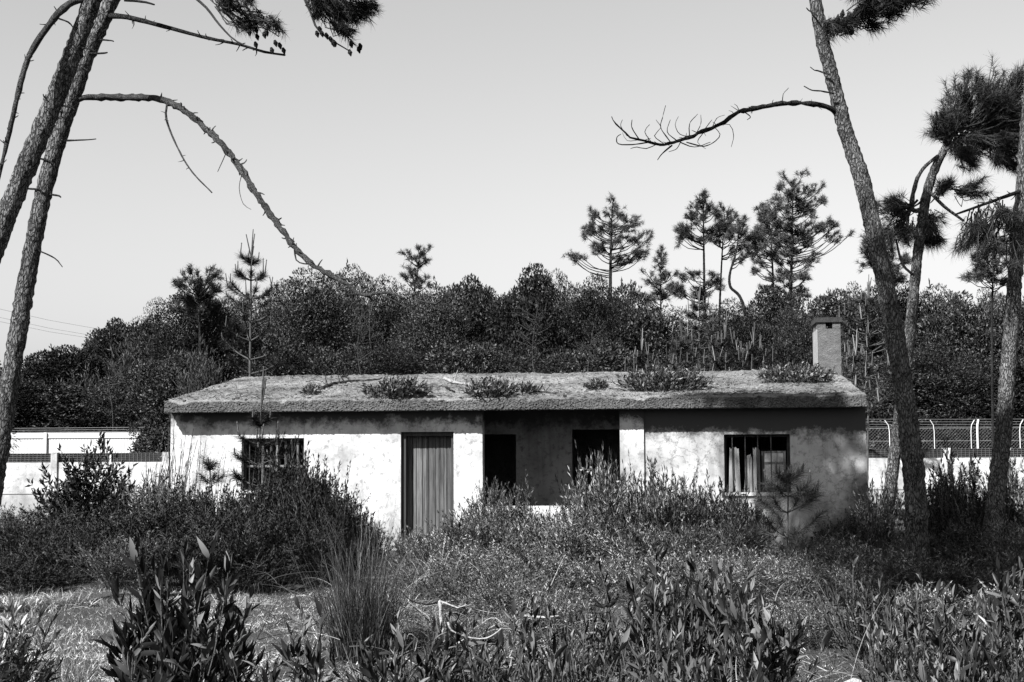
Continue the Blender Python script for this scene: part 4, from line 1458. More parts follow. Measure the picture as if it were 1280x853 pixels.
for (px, ty, D, wpx, kind, var, lab) in LT:
    bush = 'bush' in lab
    leafy_tree(px, ty - 4, D + (2 if D == 51.5 else 0), wpx * 1.42, kind, var, lab, 'bush' if bush else 'broadleaf_tree', 'low bushes behind the house' if bush else 'leafy trees beyond the house', 'bush' if bush else 'tree')
def bare_tree(px, by, ty, D, spread, label):
    c = at(px, 600, D)
    t = thing('bare_tree', label, 'tree', (c.x, c.y, 0), 0, 'bare pale saplings before the tree belt')
    zt = at(px, ty, D).z
    zb0 = max(.5, at(px, by, D).z)
    G = Geo()
    Q = tube(G, [(0, 0, -.1), (.06, 0, zt * .5), (-.12, .05, zt * .75), (.05, 0, zt)],   .028, .007, 6, .15, rough=.1)
    G.build('trunk', M['deadwood'], t)
    for k in range(17):
        z = rng.uniform(zb0, zt * .95)
        a = rng.uniform(0, 6.28)
        l = spread * D / F_PX * rng.uniform(.4, 1)
        p = np.array([0, 0, z])
        d = np.array([math.cos(a), math.sin(a) * .6, rng.uniform(.3, .9)])
        G = Geo()
        tube(G, [p, p + d * l * .5 + rng.normal(0, .06, 3), p + d * l], .01, .004, 5, .15, wob=.03)
        for q in range(4):
            f = rng.uniform(.3, .95)
            e = d + rng.normal(0, .6, 3)
            tube(G, [p + d * l * f, p + d * l * f + unit(e) * l * .4], .007, .003, 4, .2)
        G.build('branch', M['deadwood'], t)


bare_tree(672, 450, 378, 38.5, 40, 'bare pale sapling before the tall oval tree in the middle of the belt')
bare_tree(452, 450, 372, 39, 36, 'bare pale sapling below the tip of the arching dead bough')
bare_tree(742, 460, 405, 38.5, 30, 'bare pale sapling below and left of the lone far pine')
bare_tree(138, 520, 430, 51.2, 40, 'bare pale sapling above the slat fence at the left')

# the wood that goes on behind
G = Geo()
for k in range(260):
    x, y = rng.uniform(-75, 80), rng.uniform(66, 95)
    h = rng.uniform(2.6, 4.6) if x < -15 else rng.uniform(4.2, 6.6)
    m = 160
    d = rand_dir(m, .2)
    P = np.array([x, y, h * .5]) + d * np.array([1.9, 1.9, h * .5]) * rng.uniform(.6, 1, (m, 1))
    leaves(G, P, d + rng.normal(0, .7, (m, 3)), rng.uniform(.5, 1.0, m), .45, .2)
o = G.build('far_wood', M['crown'], kind='stuff')
tag(o, 'dark wood continuing behind the first row of trees', 'wood')


# ------------------------------------------------------------------ shrubs of the overgrown yard
def stems_of(h, r, nst, lps, ang=.6, base=.22, lean=(0, 0), start=.22, top_sharp=.55, wild=.12, shoots=0):
    """returns stem paths and leaf sites (P, D) for an upright many stemmed shrub"""
    paths, LP, LD = [], [], []
    for k in range(nst):
        a, u = rng.uniform(0, 2 * math.pi), math.sqrt(rng.uniform(0, 1))
        hh = h * (1 - top_sharp * u ** 2) * rng.uniform(.62, 1.0)
        b = np.array([math.cos(a) * r * base * u, math.sin(a) * r * base * u, 0])
        e = np.array([math.cos(a) * r * u + lean[0] * hh, math.sin(a) * r * u + lean[1] * hh, hh]) + np.append(rng.normal(0, wild, 2), 0)
        m = (b + e) / 2 + np.array([math.cos(a), math.sin(a), 0]) * r * u * .16 + rng.normal(0, .03, 3)
        t = np.linspace(0, 1, 7)[:, None]
        P = b * (1 - t) ** 2 + 2 * m * t * (1 - t) + e * t * t
        paths.append(P)
        def leafy(b, m, e, n, start):
            f = start + (1 - start) * rng.uniform(0, 1, n) ** .8
            f[-2:] = 1.0
            f = f[:, None]
            Q = b * (1 - f) ** 2 + 2 * m * f * (1 - f) + e * f * f
            T = unit(2 * (1 - f) * (m - b) + 2 * f * (e - m))
            q = rng.normal(size=(n, 3))
            q = unit(q - (q * T).sum(1, keepdims=True) * T)
            aa = rng.normal(ang, .28, (n, 1)) * np.where(f > .97, .35, 1)
            LP.append(Q)
            LD.append(T * np.cos(aa) + q * np.sin(aa))
        n = max(4, int(lps * rng.uniform(.7, 1.2)))
        if not shoots:
            leafy(b, m, e, n, start)
            continue
        # leaves stand on side shoots, so that the bush has clumps and gaps
        leafy(b, m, e, max(3, n // 4), .72)
        for q_ in range(shoots):
            f = rng.uniform(.25, .95)
            p = b * (1 - f) ** 2 + 2 * m * f * (1 - f) + e * f * f
            T = unit(2 * (1 - f) * (m - b) + 2 * f * (e - m))
            d = unit(T * .75 + rng.normal(0, .55, 3) + np.array([0, 0, .25]))
            l = h * rng.uniform(.12, .3)
            pe = p + d * l
            pm = (p + pe) / 2 + rng.normal(0, .02, 3)
            paths.append(np.array([p, pm, pe]))
            leafy(p, pm, pe, max(4, n // shoots), .2)
    return paths, np.concatenate(LP), np.concatenate(LD)


def shrub_meshes(h, r, nst, lps, L, W, mat, stem_r=.006, side=0, **kw):
    gs, gl = Geo(), Geo()
    paths, P, D = stems_of(h, r, nst, lps, **kw)
    for p in paths:
        tube(gs, p, stem_r, stem_r * .4, 4, 1, smooth_path=False)
    n = len(P)
    leaves(gl, P, D, L * rng.uniform(.6, 1.15, n), W * rng.uniform(.7, 1.2, n), .22)
    a, b = gs.mesh('stems'), gl.mesh('foliage')
    a.materials.append(M['stem'])
    b.materials.append(M[mat])
    return a, b, h, r


SH = {
    'willowy': [shrub_meshes(1.5, .75, 78, 66, .105, .023, 'leaf', top_sharp=.45, ang=.55, wild=.14, shoots=5) for k in range(3)],
    'dark': [shrub_meshes(1.5, .95, 90, 96, .085, .024, 'leafdark', ang=.8, top_sharp=.45, base=.5, wild=.2, shoots=7) for k in range(3)],
    'broad': [shrub_meshes(1.8, .85, 46, 84, .13, .04, 'leafdark', ang=.8, top_sharp=.55, wild=.15, shoots=6)],
    'light': [shrub_meshes(1.1, .8, 80, 66, .08, .018, 'leafpale', ang=.8, top_sharp=.4, wild=.24, base=.45, shoots=6) for k in range(2)],
    'fine': [shrub_meshes(1.2, .8, 90, 80, .07, .016, 'leaf', ang=.8, top_sharp=.42, wild=.24, base=.45, shoots=7) for k in range(2)],
}


def shrub(px, ty, D, wpx, kind, var, label, cat='shrub'):
    c = at(px, 600, D)
    z0 = gz(c.x, D) - .02
    h = (at(px, ty, D).z - z0) * 1.1
    ms, ml, mh, mr = SH[kind][var % len(SH[kind])]
    t = thing('shrub', label, cat, (c.x, c.y, z0), rng.uniform(0, 6.28), 'shrubs in the yard in front of the house')
    sx = wpx * D / F_PX / (2 * mr)
    for nm, me, kd in (('stems', ms, 'stuff'), ('foliage', ml, 'stuff')):
        o = link(nm, me, None, t, kd)
        o.scale = (sx, sx, h / mh)
    return t


for args in (
    (108, 568, 23.5, 120, 'broad', 0, 'tall dark shrub with large leaves standing against the low white wall'),
    (166, 612, 22.5, 90, 'broad', 0, 'shorter dark shrub just right of the tall one before the white wall'),
    (22, 634, 24, 100, 'light', 0, 'pale scrubby bush at the left edge below the white wall'),
    (62, 640, 20.5, 130, 'dark', 0, 'dark low shrub at the left, in front of the pale scrubby bush'),
    (5, 655, 19, 120, 'dark', 1, 'dark leaved shrub at the left edge, above the pale leaning plant'),
    (140, 640, 19.5, 130, 'dark', 2, 'dark shrub in front of the tall large leaved shrub'),
    (212, 596, 22, 80, 'willowy', 0, 'willowy shrub at the left corner of the house'),
    (190, 640, 19.5, 130, 'dark', 1, 'dark shrub in front of the house corner at the left'),
    (240, 612, 20.8, 110, 'dark', 2, 'dark fine twigged bush left of the left window'),
    (278, 640, 19.2, 130, 'dark', 0, 'dark bush under the left window, left side'),
    (312, 618, 20.4, 110, 'dark', 1, 'dark bush directly under the left window'),
    (366, 566, 20.2, 100, 'dark', 0, 'tall black rounded bush covering the right half of the left window'),
    (398, 606, 19.8, 90, 'dark', 1, 'dark bush right of the left window, sloping to the wall'),
    (340, 650, 18.4, 140, 'dark', 1, 'black bush in the deep shade before the left window'),
    (425, 640, 19.4, 70, 'willowy', 1, 'small willowy shrub where the black bushes end'),
    (462, 652, 20.5, 50, 'willowy', 2, 'little sprig of long leaves against the wall left of the door'),
    (626, 606, 21.6, 84, 'light', 0, 'light shrub in front of the left porch opening'),
    (600, 640, 19.6, 100, 'light', 1, 'pale twiggy shrub right of the door'),
    (655, 650, 19.2, 110, 'light', 0, 'pale shrub below the porch parapet'),
    (700, 640, 19.6, 90, 'willowy', 1, 'leafy shrub below the right end of the parapet'),
    (742, 576, 20.4, 74, 'willowy', 0, 'tallest willowy shrub, in front of the right porch opening'),
    (772, 598, 19.8, 84, 'willowy', 2, 'willowy shrub in front of the porch pier'),
    (720, 650, 18.2, 110, 'willowy', 2, 'willowy shrub with black shade at its foot, before the right porch opening'),
    (815, 590, 20.2, 84, 'willowy', 1, 'willowy shrub right of the porch pier'),
    (848, 606, 19.4, 90, 'willowy', 0, 'willowy shrub under the plain wall between pier and right window'),
    (888, 606, 20.0, 84, 'willowy', 2, 'willowy shrub at the left edge of the right window'),
    (925, 622, 19.6, 84, 'willowy', 1, 'willowy shrub under the right window'),
    (880, 650, 17.6, 120, 'fine', 1, 'fine leaved shrub low in front of the right window'),
    (810, 660, 17.4, 110, 'willowy', 0, 'low willowy shrub in front of the pier'),
    (1012, 672, 19.2, 90, 'fine', 0, 'low scrub at the foot of the shaded right wall'),
    (1052, 648, 20.2, 70, 'dark', 0, 'black bush against the shaded right end wall'),
    (1098, 606, 21.4, 60, 'willowy', 2, 'shrub at the foot of the slim pale pine'),
    (1070, 680, 17.2, 100, 'willowy', 1, 'shrub in front of the right house corner'),
    (1196, 574, 22.0, 80, 'broad', 0, 'tall shrub between the big pine and the right edge trunk'),
    (1176, 606, 20.6, 90, 'dark', 1, 'dark shrub right of the big pine trunk'),
    (1225, 612, 20.0, 90, 'dark', 0, 'dark shrub at the foot of the right edge trunk'),
    (1272, 578, 21.0, 76, 'willowy', 0, 'willowy shrub at the right edge before the white wall'),
    (1210, 660, 18.0, 120, 'dark', 1, 'black shaded shrub between the two right trunks'),
    (1275, 650, 17.0, 110, 'fine', 1, 'shrub at the right edge in the shade'),
    (1130, 690, 16.2, 90, 'willowy', 2, 'leafy shrub hiding the foot of the big pine'),
    (1185, 700, 15.4, 110, 'willowy', 0, 'leafy shrub in front of the black shaded shrub'),
    (980, 690, 16.4, 90, 'fine', 1, 'twiggy low shrub left of the young pine in front of the right window'),
    (330, 600, 19.9, 120, 'dark', 0, 'black bush below the mullions of the left window'),
    (388, 590, 19.6, 100, 'dark', 1, 'black bush right of the left window, in front of the tall rounded one'),
    (420, 622, 19.2, 90, 'dark', 0, 'last black bush before the bare wall left of the door'),
    (530, 662, 20.6, 80, 'light', 0, 'pale scrub growing right against the door planks'),
    (580, 652, 21.0, 80, 'fine', 1, 'fine scrub against the wall between door and porch'),
    (560, 672, 18.6, 110, 'light', 1, 'pale low scrub just before the wooden door'),
    (610, 682, 17.2, 120, 'fine', 0, 'fine low scrub before the left porch opening'),
    (665, 690, 16.4, 120, 'light', 0, 'pale low scrub before the parapet, nearer than the shrubs at its foot'),
    (725, 700, 16.0, 120, 'fine', 1, 'low scrub in front of the black shade under the willowy shrubs'),
    (790, 694, 15.6, 110, 'light', 1, 'pale scrub low in front of the pier shrubs'),
    (850, 690, 15.2, 120, 'willowy', 1, 'low willowy shrub behind the biggest bottom clump, left side'),
    (920, 690, 15.0, 120, 'fine', 0, 'low shrub behind the biggest bottom clump, right side'),
    (1040, 705, 15.2, 110, 'fine', 1, 'scrub between the young pine and the shaded house corner'),
    (640, 720, 13.6, 120, 'fine', 1, 'low wiry scrub in the middle of the yard'),
    (580, 712, 14.6, 110, 'light', 0, 'pale wiry scrub behind the white dead stick'),
    (700, 738, 12.6, 100, 'light', 1, 'low pale scrub left of the gap before the willowy shrubs'),
    (1150, 735, 13.4, 110, 'willowy', 1, 'willowy shrub behind the small clearing at the lower right'),
    (1250, 735, 13.2, 110, 'willowy', 0, 'willowy shrub behind the tall right edge shrub'),
    (1010, 748, 12.0, 100, 'fine', 0, 'scrub at the far side of the pale rubble'),
    (95, 668, 18.2, 120, 'dark', 1, 'dark bush at the left, bordering the clearing'),
    (20, 690, 17.6, 120, 'dark', 0, 'dark bush at the left edge bordering the clearing'),
    (230, 664, 17.6, 130, 'dark', 0, 'dark bush behind the large lone shrub'),
    (290, 676, 17.2, 120, 'dark', 1, 'dark bush at the back of the clearing, centre'),
    (400, 660, 18.0, 100, 'dark', 0, 'dark bush where the clearing meets the rush tuft'),
    (160, 676, 17.4, 110, 'fine', 0, 'grey scrub at the back edge of the clearing, left of the large lone shrub'),
):
    shrub(*args)

# bare upright stems at the left house corner
c = at(225, 600, 21)
t = thing('bare_shrub', 'thin bare upright twigs in front of the left house corner', 'shrub', (c.x, c.y, 0), 0)
gs, gl = Geo(), Geo()
for k in range(46):
    b = np.array([rng.normal(0, .35), rng.normal(0, .2), 0])
    e = b + np.array([rng.normal(.12, .16), rng.normal(0, .12), rng.uniform(1.2, 2.2)])
    Q = tube(gs, [b, (b + e) / 2 + rng.normal(0, .05, 3), e], .007, .003, 4, .25)
    m = 10
    f = rng.uniform(.3, 1, m)[:, None]
    leaves(gl, b * (1 - f) + e * f, unit(e - b) + rand_dir(m) * .7, .05, .01)
gs.build('stems', M['stem'], t, kind='stuff')
gl.build('foliage', M['leaf'], t, kind='stuff')

# young pines in the yard
young_pine('young pine with a thin pale stem in front of the right window', (980, 745), 17.6, (985, 590), [(602, 22, 4, .35), (622, 40, 5, .4), (645, 48, 6, .25), (672, 56, 5, 0), (698, 60, 5, 0), (718, 50, 4, 0)],
           candles=False, nn=46, L=.2, W=.004, trunk_r=.018, group='young pines in the yard')
young_pine('young pine with upright candles in front of the left window', (316, 735), 20.6, (326, 512), [(530, 14, 3, .8), (552, 26, 4, .7), (578, 36, 5, .4), (605, 44, 5, 0)],
           candles=True, mat='needle', nn=44, L=.16, W=.006, trunk_r=.018, group='young pines in the yard')
young_pine('small dark pine shoot left of the left window', (272, 730), 20.0, (260, 572), [(586, 10, 3, 0), (604, 16, 3, 0), (628, 26, 3, 0)],
           candles=False, mat='needle', nn=34, L=.17, W=.005, trunk_r=.018, group='young pines in the yard')


# --- foreground shrubs: leaves one by one
def single_leaf(bend, wd):
    prof = [(0, .02), (.14, .6), (.38, 1), (.66, .82), (.87, .4), (1, .03)]
    V, Q = [], []
    for i, (z, w_) in enumerate(prof):
        y = bend * z * z
        V += [(-w_ * wd / 2, y - .25 * w_ * wd * .5, z), (0, y, z), (w_ * wd / 2, y - .25 * w_ * wd * .5, z)]
    for i in range(len(prof) - 1):
        a = i * 3
        Q += [(a, a + 1, a + 4, a + 3), (a + 1, a + 2, a + 5, a + 4)]
    G = Geo()
    G.add(V, Q)
    return G.mesh('leaf', True)


m, t_, p_ = newmat('single_broad_leaf', .4, .1)
oi = t_.nodes.new('ShaderNodeObjectInfo')
cc = ramp(t_, oi.outputs['Random'], [(0, .004), (.6, .024), (1, .14)])
t_.links.new(cc, p_.inputs['Base Color'])
M['leafone'] = m
m, t_, p_ = newmat('single_pale_leaf', .4, .2)
oi = t_.nodes.new('ShaderNodeObjectInfo')
cc = ramp(t_, oi.outputs['Random'], [(0, .06), (1, .42)])
t_.links.new(cc, p_.inputs['Base Color'])
M['leafonepale'] = m
LEAF = {}
for mt in ('leafone', 'leafonepale'):
    LEAF[mt] = [single_leaf(b, w_) for b, w_ in ((.1, .23), (.32, .28), (-.16, .2), (.5, .26))]
    for me in LEAF[mt]:
        me.materials.append(M[mt])


def front_shrub(px, ty, D, wpx, nst, lps, L, label, mat='leafone', bulk='leafnear', ang=.5, lean=(0, 0), sharp=.5, base=.3, n1=300, Wr=.21):
    c = at(px, 600, D)
    z0 = gz(c.x, D) - .02
    h = (at(px, ty, D).z - z0) * 1.06
    nst = int(nst * 1.35)
    r = wpx * D / F_PX / 2
    t = thing('leafy_shrub', label, 'shrub', (c.x, c.y, z0), 0, 'leafy shrubs in the foreground')
    paths, P, D_ = stems_of(h, r, nst, lps, ang=ang, lean=lean, top_sharp=sharp, base=base, wild=.1, start=.12)
    gs = Geo()
    for p in paths:
        tube(gs, p, .006, .0025, 5, 1, smooth_path=False)
    gs.build('stems', M['stem'], t, kind='stuff')
    n = len(P)
    Ls = L * (.35 + .85 * rng.uniform(0, 1, n) ** .8)
    # the leaves that show largest: near the outside towards the viewer and the top
    score = P[:, 2] / h * 1.0 - P[:, 1] / max(r, .1) * .5 + rng.normal(0, .25, n)
    order = np.argsort(-score)
    one, rest = order[:n1], order[n1:]
    for i in one:
        d = Vector(D_[i]).normalized()
        q = d.to_track_quat('Z', 'Y')
        mm = Matrix.Translation(Vector(P[i])) @ q.to_matrix().to_4x4() @ Matrix.Rotation(rng.uniform(0, 6.28), 4, 'Z') @ Matrix.Diagonal((Ls[i], Ls[i], Ls[i], 1))
        o = bpy.data.objects.new('leaf', LEAF[mat][i % 4])
        COL.objects.link(o)
        o.parent = t
        o.matrix_local = mm
    if len(rest):
        gl = Geo()
        leaves(gl, P[rest], D_[rest], Ls[rest], Ls[rest] * Wr, .22)
        gl.build('foliage', M[bulk], t, kind='stuff')
    return t


for args, kw in (
    ((228, 688, 8.4, 160, 64, 26, .13, 'large dark leafy shrub standing alone in the dry clearing at the left'), dict(ang=.6, sharp=.62, Wr=.26)),
    ((-22, 748, 8.2, 110, 80, 28, .08, 'pale leaning leafy plant in the bottom left corner'), dict(mat='leafonepale', bulk='leafpale', ang=.8, sharp=.6, lean=(.25, -.1))),
    ((160, 800, 7.6, 60, 9, 18, .118, 'low sprig of dark leaves just left of the large lone shrub'), dict(sharp=.5, ang=.75, lean=(.12, 0))),
    ((330, 815, 7.6, 60, 6, 18, .105, 'sparse low sprigs right of the large lone shrub at the bottom edge'), dict(sharp=.45, ang=.4, Wr=.16)),
    ((398, 765, 8.0, 50, 9, 18, .118, 'thin upright sprigs of dark leaves at the foot of the rush tuft'), dict(sharp=.4, ang=.65, lean=(-.1, 0))),
    ((500, 770, 8.4, 130, 34, 20, .105, 'dense upright leaves at the bottom, left of the white dead stick'), dict(sharp=.4)),
    ((560, 768, 8.8, 120, 34, 20, .105, 'dense upright leaves at the foot of the white dead stick'), dict(sharp=.5, ang=.75, lean=(.12, 0))),
    ((610, 796, 8.0, 100, 33, 20, .068, 'low leafy sprigs below the white looping twig'), dict(sharp=.45, ang=.4, Wr=.16)),
    ((665, 722, 9.6, 70, 12, 20, .105, 'leaf sprigs rising in the gap right of the white looping twig'), dict(sharp=.4, ang=.65, lean=(-.1, 0))),
    ((720, 748, 8.8, 90, 30, 20, .068, 'leafy sprigs left of the biggest bottom clump'), dict(sharp=.4)),
    ((785, 690, 10.2, 90, 20, 22, .105, 'leafy sprigs standing before the dark foot of the willowy shrubs'), dict(sharp=.5, ang=.75, lean=(.12, 0))),
    ((840, 720, 9.6, 130, 44, 22, .118, 'left half of the biggest leafy clump at the bottom right of centre'), dict(sharp=.45, ang=.4, Wr=.16)),
    ((905, 700, 10.0, 140, 50, 22, .118, 'right half of the biggest leafy clump at the bottom right of centre'), dict(sharp=.4, ang=.65, lean=(-.1, 0))),
    ((955, 745, 9.0, 100, 30, 22, .118, 'leafy clump falling to the right toward the pale rubble'), dict(sharp=.4)),
    ((800, 790, 7.8, 150, 54, 20, .068, 'leafy sprigs along the bottom edge below the biggest clump'), dict(sharp=.5, ang=.75, lean=(.12, 0))),
    ((690, 806, 7.6, 110, 22, 18, .105, 'low leaves at the bottom edge in the middle'), dict(sharp=.45, ang=.4, Wr=.16)),
    ((1075, 706, 11.2, 110, 51, 22, .068, 'leafy shrub behind the pale rubble'), dict(sharp=.4, ang=.65, lean=(-.1, 0))),
    ((1110, 760, 9.0, 100, 42, 22, .068, 'leafy shrub just right of the pale rubble'), dict(sharp=.4)),
    ((1165, 722, 10.2, 110, 32, 22, .105, 'leafy shrub left of the small clearing at the lower right'), dict(sharp=.5, ang=.75, lean=(.12, 0))),
    ((1258, 708, 9.8, 110, 34, 22, .118, 'tall leafy shrub at the right edge, in front'), dict(sharp=.5, lean=(.1, 0))),
    ((1190, 800, 7.8, 130, 30, 20, .105, 'leafy sprigs at the bottom edge below the small clearing'), dict(sharp=.45, ang=.4, Wr=.16)),
    ((1265, 790, 7.8, 100, 39, 20, .068, 'leafy sprigs in the bottom right corner'), dict(sharp=.4, ang=.65, lean=(-.1, 0))),
    ((890, 806, 7.4, 130, 30, 20, .105, 'dark leaves at the bottom edge under the biggest clump, right side'), dict(sharp=.4)),
    ((1225, 760, 9.2, 60, 12, 20, .105, 'few leafy sprigs in the small clearing at the lower right'), dict(sharp=.5, ang=.75, lean=(.12, 0))),
):
    front_shrub(*args, **kw)


# ------------------------------------------------------------------ grass
def ribbons(G, B, D, L, droop, W, seg=5):
    """curved tapering blades: base, direction, length, downward bend"""
    n = len(B)
    D = unit(D)
    L = np.broadcast_to(np.asarray(L, float), (n,))
    droop = np.broadcast_to(np.asarray(droop, float), (n,))
    Sd = unit(np.cross(D, rng.normal(size=(n, 3))))
    t = np.linspace(0, 1, seg + 1)
    sway = rng.normal(0, .12, (n, 3))
    C = B[:, None, :] + D[:, None, :] * (L[:, None] * t)[:, :, None] + sway[:, None, :] * (L[:, None] * t ** 2)[:, :, None]
    C[:, :, 2] -= (droop * L)[:, None] * t ** 2
    wv = (W * (1 - .85 * t))[None, :, None] * .5
    A, Bb = C + Sd[:, None, :] * wv, C - Sd[:, None, :] * wv
    V = np.stack([A, Bb], 2).reshape(n, -1, 3)
    k = 2 * (seg + 1)
    q = np.array([(2 * i, 2 * i + 1, 2 * i + 3, 2 * i + 2) for i in range(seg)])
    F = (np.arange(n)[:, None, None] * k + q[None]).reshape(-1, 4)
    G.add(V.reshape(-1, 3), F)


def gzv(x, y):
    return 0.05 * np.sin(x * 0.7 + 1.3) * np.sin(y * 0.55) + 0.03 * np.sin(x * 1.9 + y * 1.3)


# short dry turf over the yard
n = 330000
y = 6.0 + 19 * rng.uniform(0, 1, n) ** 1.35
x = rng.uniform(-1, 1, n) * (y * .40 + .6)
pat = np.sin(x * 1.3 + np.sin(y * .9) * 2) + np.sin(y * 1.7 + x * .6)
open_ = ((x < -.1 * y + .3) & (y < 17.5)) | ((x - .35) ** 2 * .4 + (y - 12.5) ** 2 * .25 < .3) | ((x - 3.4) ** 2 * .5 + (y - 10.8) ** 2 * .4 < .3) | ((x - 2.2) ** 2 + (y - 9.6) ** 2 < .3)
keep = np.where(open_, rng.uniform(0, 1, n) < .9, rng.uniform(-.5, 12, n) < pat)
x, y = x[keep], y[keep]
n = len(x)
B = np.stack([x, y, gzv(x, y) - .01], -1)
D = rng.normal(0, .65, (n, 3))
D[:, 2] = np.abs(D[:, 2]) * .6 + .25
G = Geo()
needles(G, B, D, rng.uniform(.025, .1, n), .0055)
o = G.build('dry_turf', M['lawn'], kind='stuff')
tag(o, 'short dry turf covering the yard and the clearing', 'grass')
# longer straw and fallen twigs
n = 9000
y = 8.5 + 13 * rng.uniform(0, 1, n)
x = rng.normal(0, 1, n) * 1.6 + (rng.uniform(-1, 1, n)) * y * .3
keep = (x > -.1 * y + .3) | (y > 17) | (rng.uniform(0, 1, n) < .15)
x, y = x[keep], y[keep]
n = len(x)
B = np.stack([x, y, gzv(x, y)], -1)
D = rng.normal(0, .8, (n, 3))
D[:, 2] = np.abs(D[:, 2]) * .7 + .25
G = Geo()
ribbons(G, B, D, rng.uniform(.12, .42, n), .5, .006, 4)
o = G.build('long_dry_grass', M['straw'], kind='stuff')
tag(o, 'long dry grass stalks scattered through the yard', 'grass')


n = 1500
y = 7.6 + 9 * rng.uniform(0, 1, n)
x = rng.uniform(-.18, .36, n) * y
B = np.stack([x, y, gzv(x, y) + rng.uniform(0, .25, n)], -1)
D = rng.normal(0, 1, (n, 3))
D[:, 2] = np.abs(D[:, 2]) * .7 + .1
G = Geo()
ribbons(G, B, D, rng.uniform(.2, .9, n), .35, .007, 6)
o = G.build('dry_twigs', M['straw'], kind='stuff')
tag(o, 'dry twigs and stalks tangled among the foreground shrubs', 'twigs')


def grass_mound(px, D, wpx, ty, n, label, mat='straw', droop=(.5, 1.1), tilt=.55, Wd=.005, name='grass_mound', deep=.8):
    c = at(px, 600, D)
    z0 = gz(c.x, D)
    h = (at(px, ty, D).z - z0) * 1.25
    r = wpx * D / F_PX / 2
    t = thing(name, label, 'grass', (c.x, c.y, z0), 0, 'grass clumps in the yard')
    n = int(n * 1.5)
    a, u_ = rng.uniform(0, 6.28, n), np.sqrt(rng.uniform(0, 1, n))
    B = np.stack([np.cos(a) * r * u_ * .75, np.sin(a) * r * u_ * deep, np.zeros(n)], -1)
    D_ = rng.normal(0, tilt, (n, 3))
    D_[:, 2] = 1
    D_[:, :2] += B[:, :2] / max(r, .1) * tilt * .8
    G = Geo()
    ribbons(G, B, D_, h * rng.uniform(.5, 1.45, n) * (1 - .3 * u_), rng.uniform(*droop, n), Wd, 7)
    G.build('blades', M[mat], t, kind='stuff')
    return t


grass_mound(452, 11.6, 100, 694, 900, 'fan shaped tuft of upright rush blades beside the clearing', 'rush', (.02, .35), .17, .006, 'grass_tuft')
grass_mound(540, 17.5, 130, 655, 1500, 'tangled dry grass mound in front of the wooden door')
grass_mound(610, 15.5, 150, 685, 1500, 'tangled dry grass mound right of the door, nearer the viewer', 'straw')
grass_mound(500, 14.0, 120, 700, 1200, 'tangled dry grass behind the rush tuft')
grass_mound(560, 12.2, 150, 730, 1300, 'tangled dry stalks behind the white dead stick')
grass_mound(655, 13.2, 130, 712, 1100, 'wiry dry grass in the middle of the yard', 'straw')
grass_mound(455, 9.6, 110, 772, 700, 'low arching dry grass at the foot of the rush tuft', 'straw', (.6, 1.2), .7)
grass_mound(840, 14.8, 110, 680, 900, 'leaning pale straw below the willowy shrubs', 'straw', (.3, .8), .6)
grass_mound(735, 12.4, 100, 735, 700, 'dry grass in the gap before the willowy shrubs', 'straw')
grass_mound(1010, 13.0, 130, 725, 1000, 'fine dry grass at the foot of the young pine', 'straw', (.5, 1.1), .7, .004)
grass_mound(1020, 9.6, 110, 792, 700, 'drooping grass among the pale rubble', 'rush', (.6, 1.2), .7)
grass_mound(60, 16.0, 150, 728, 600, 'grassy fringe at the far side of the clearing, left', 'lawn', (.3, .9), .5)
grass_mound(300, 15.8, 120, 736, 400, 'grassy fringe below the black bushes', 'lawn', (.3, .9), .5)
grass_mound(170, 16.0, 110, 732, 400, 'grassy fringe behind the large lone shrub', 'lawn', (.3, .9), .5)
grass_mound(90, 9.2, 60, 812, 160, 'few thin upright grass stalks in the clearing', 'straw', (.05, .4), .2, .004, 'grass_tuft')
grass_mound(1225, 11.6, 90, 742, 500, 'dry grass in the small clearing at the lower right', 'lawn', (.3, .9), .5)

# ------------------------------------------------------------------ dead wood and rubble in the yard
D = 8.5
c = at(552, 860, D)
t = thing('dead_stick', 'bleached upright dead stick with a bent top in the foreground', 'branch', (c.x, c.y, 0), 0)
off = V3((c.x, c.y, 0))
limb(t, 'stick', [at(556, 806, D), at(554, 795, D), at(551, 770, D), at(550, 752, D)], .0095, .011, M['bleached'], off, 8, .05, .14)
limb(t, 'twig', [at(551, 752, D), at(562, 756, D - .1), at(572, 760, D - .1), at(582, 758, D - .1), at(600, 764, D), at(622, 766, D)], .006, .002, M['bleached'], off, 6, .04, .16, .006)
limb(t, 'twig', [at(549, 752, D), at(535, 756, D), at(515, 752, D), at(502, 740, D)], .006, .003, M['darkbark'], off, 5, .05)
c = at(580, 795, D)
t = thing('looping_twig', 'white looping twig right of the bleached dead stick', 'branch', (c.x, c.y, 0), 0)
off = V3((c.x, c.y, 0))
limb(t, 'twig', [at(560, 778, D), at(564, 788, D), at(575, 793, D), at(590, 798, D), at(608, 798, D), at(622, 790, D), at(628, 782, D), at(620, 773, D), at(608, 775, D), at(598, 786, D)], .006, .003, M['bleached'], off, 6, .03, .08)
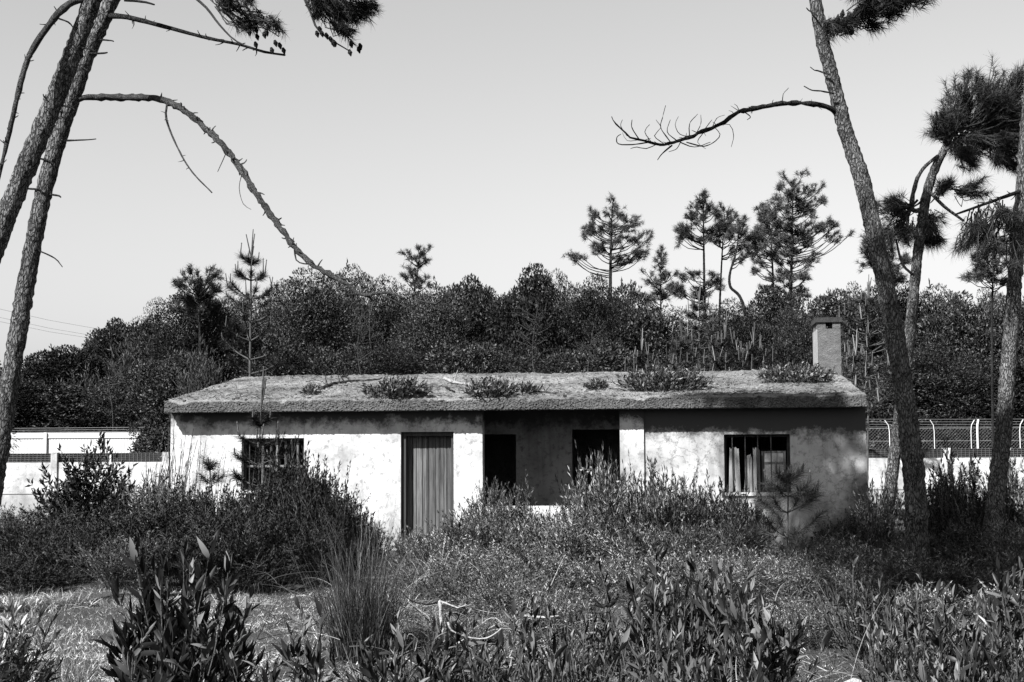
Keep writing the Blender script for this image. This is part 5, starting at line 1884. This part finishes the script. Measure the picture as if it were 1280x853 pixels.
for pts, r, lab in (([(822, 738), (835, 735), (850, 733)], .02, 'pale stick lying across the leaves of the biggest clump'), ([(655, 770), (680, 772), (698, 770)], .01, 'thin pale stalk on the ground in the middle'),
                    ([(1195, 788), (1215, 787), (1230, 789)], .02, 'pale stick in the small clearing at the lower right'), ([(990, 800), (1030, 802), (1090, 806)], .008, 'dark thin twig across the pale rubble')):
    D = 10.4
    P = [at(a, b, D) for a, b in pts]
    G = Geo()
    tube(G, [p - P[0] for p in P], r, r * .6, 6, .05, rough=.1)
    o = G.build('stick', M['bleached'] if 'pale' in lab[:12] else M['darkbark'])
    o.location = P[0]
    tag(o, lab, 'branch')
RUB = [(1000, 802, .10), (1015, 806, .07), (1048, 796, .09), (1066, 803, .15), (1078, 812, .10), (1058, 815, .06), (1030, 800, .06), (1075, 840, .09), (1222, 838, .07), (1012, 836, .06)]
LABR = ['pale stone left end of the rubble among the leaves', 'small pale stone beside the left end of the rubble', 'pale slab fragment behind the largest rubble stone', 'largest pale stone of the rubble at the lower right',
        'pale stone right of the largest rubble stone', 'little pale stone below the largest rubble stone', 'small pale stone in the middle of the rubble', 'pale round stone at the bottom edge right of centre', 'pale stone at the bottom edge near the right corner', 'small stone at the bottom edge below the rubble']
for (px, py, s), lab in zip(RUB, LABR):
    D = 9.6 if py < 825 else 8.8
    c = at(px, py, D)
    z = gz(c.x, D)
    G = Geo()
    ico = [(0, 0, 1)] + [(math.cos(k * 1.05) * .9, math.sin(k * 1.05) * .9, .35) for k in range(6)] + [(math.cos(k * 1.05 + .5), math.sin(k * 1.05 + .5), -.5) for k in range(6)]
    V = np.array(ico) * rng.uniform(.75, 1.25, (13, 1)) * np.array([s * 1.3, s, s * .8])
    T = [(0, 1 + k, 1 + (k + 1) % 6) for k in range(6)]
    Q = [(1 + k, 7 + k, 7 + (k + 1) % 6, 1 + (k + 1) % 6) for k in range(6)]
    T2 = [(1 + k, 7 + (k - 1) % 6, 7 + k) for k in range(6)]
    G.add(V, None, T + [(1 + k, 7 + k, 1 + (k + 1) % 6) for k in range(6)] + [(7 + k, 7 + (k + 1) % 6, 1 + (k + 1) % 6) for k in range(6)])
    o = G.build('stone', M['stone'])
    o.location = (c.x, c.y, z + s * .35)
    tag(o, lab, 'stone', 'pale rubble stones')
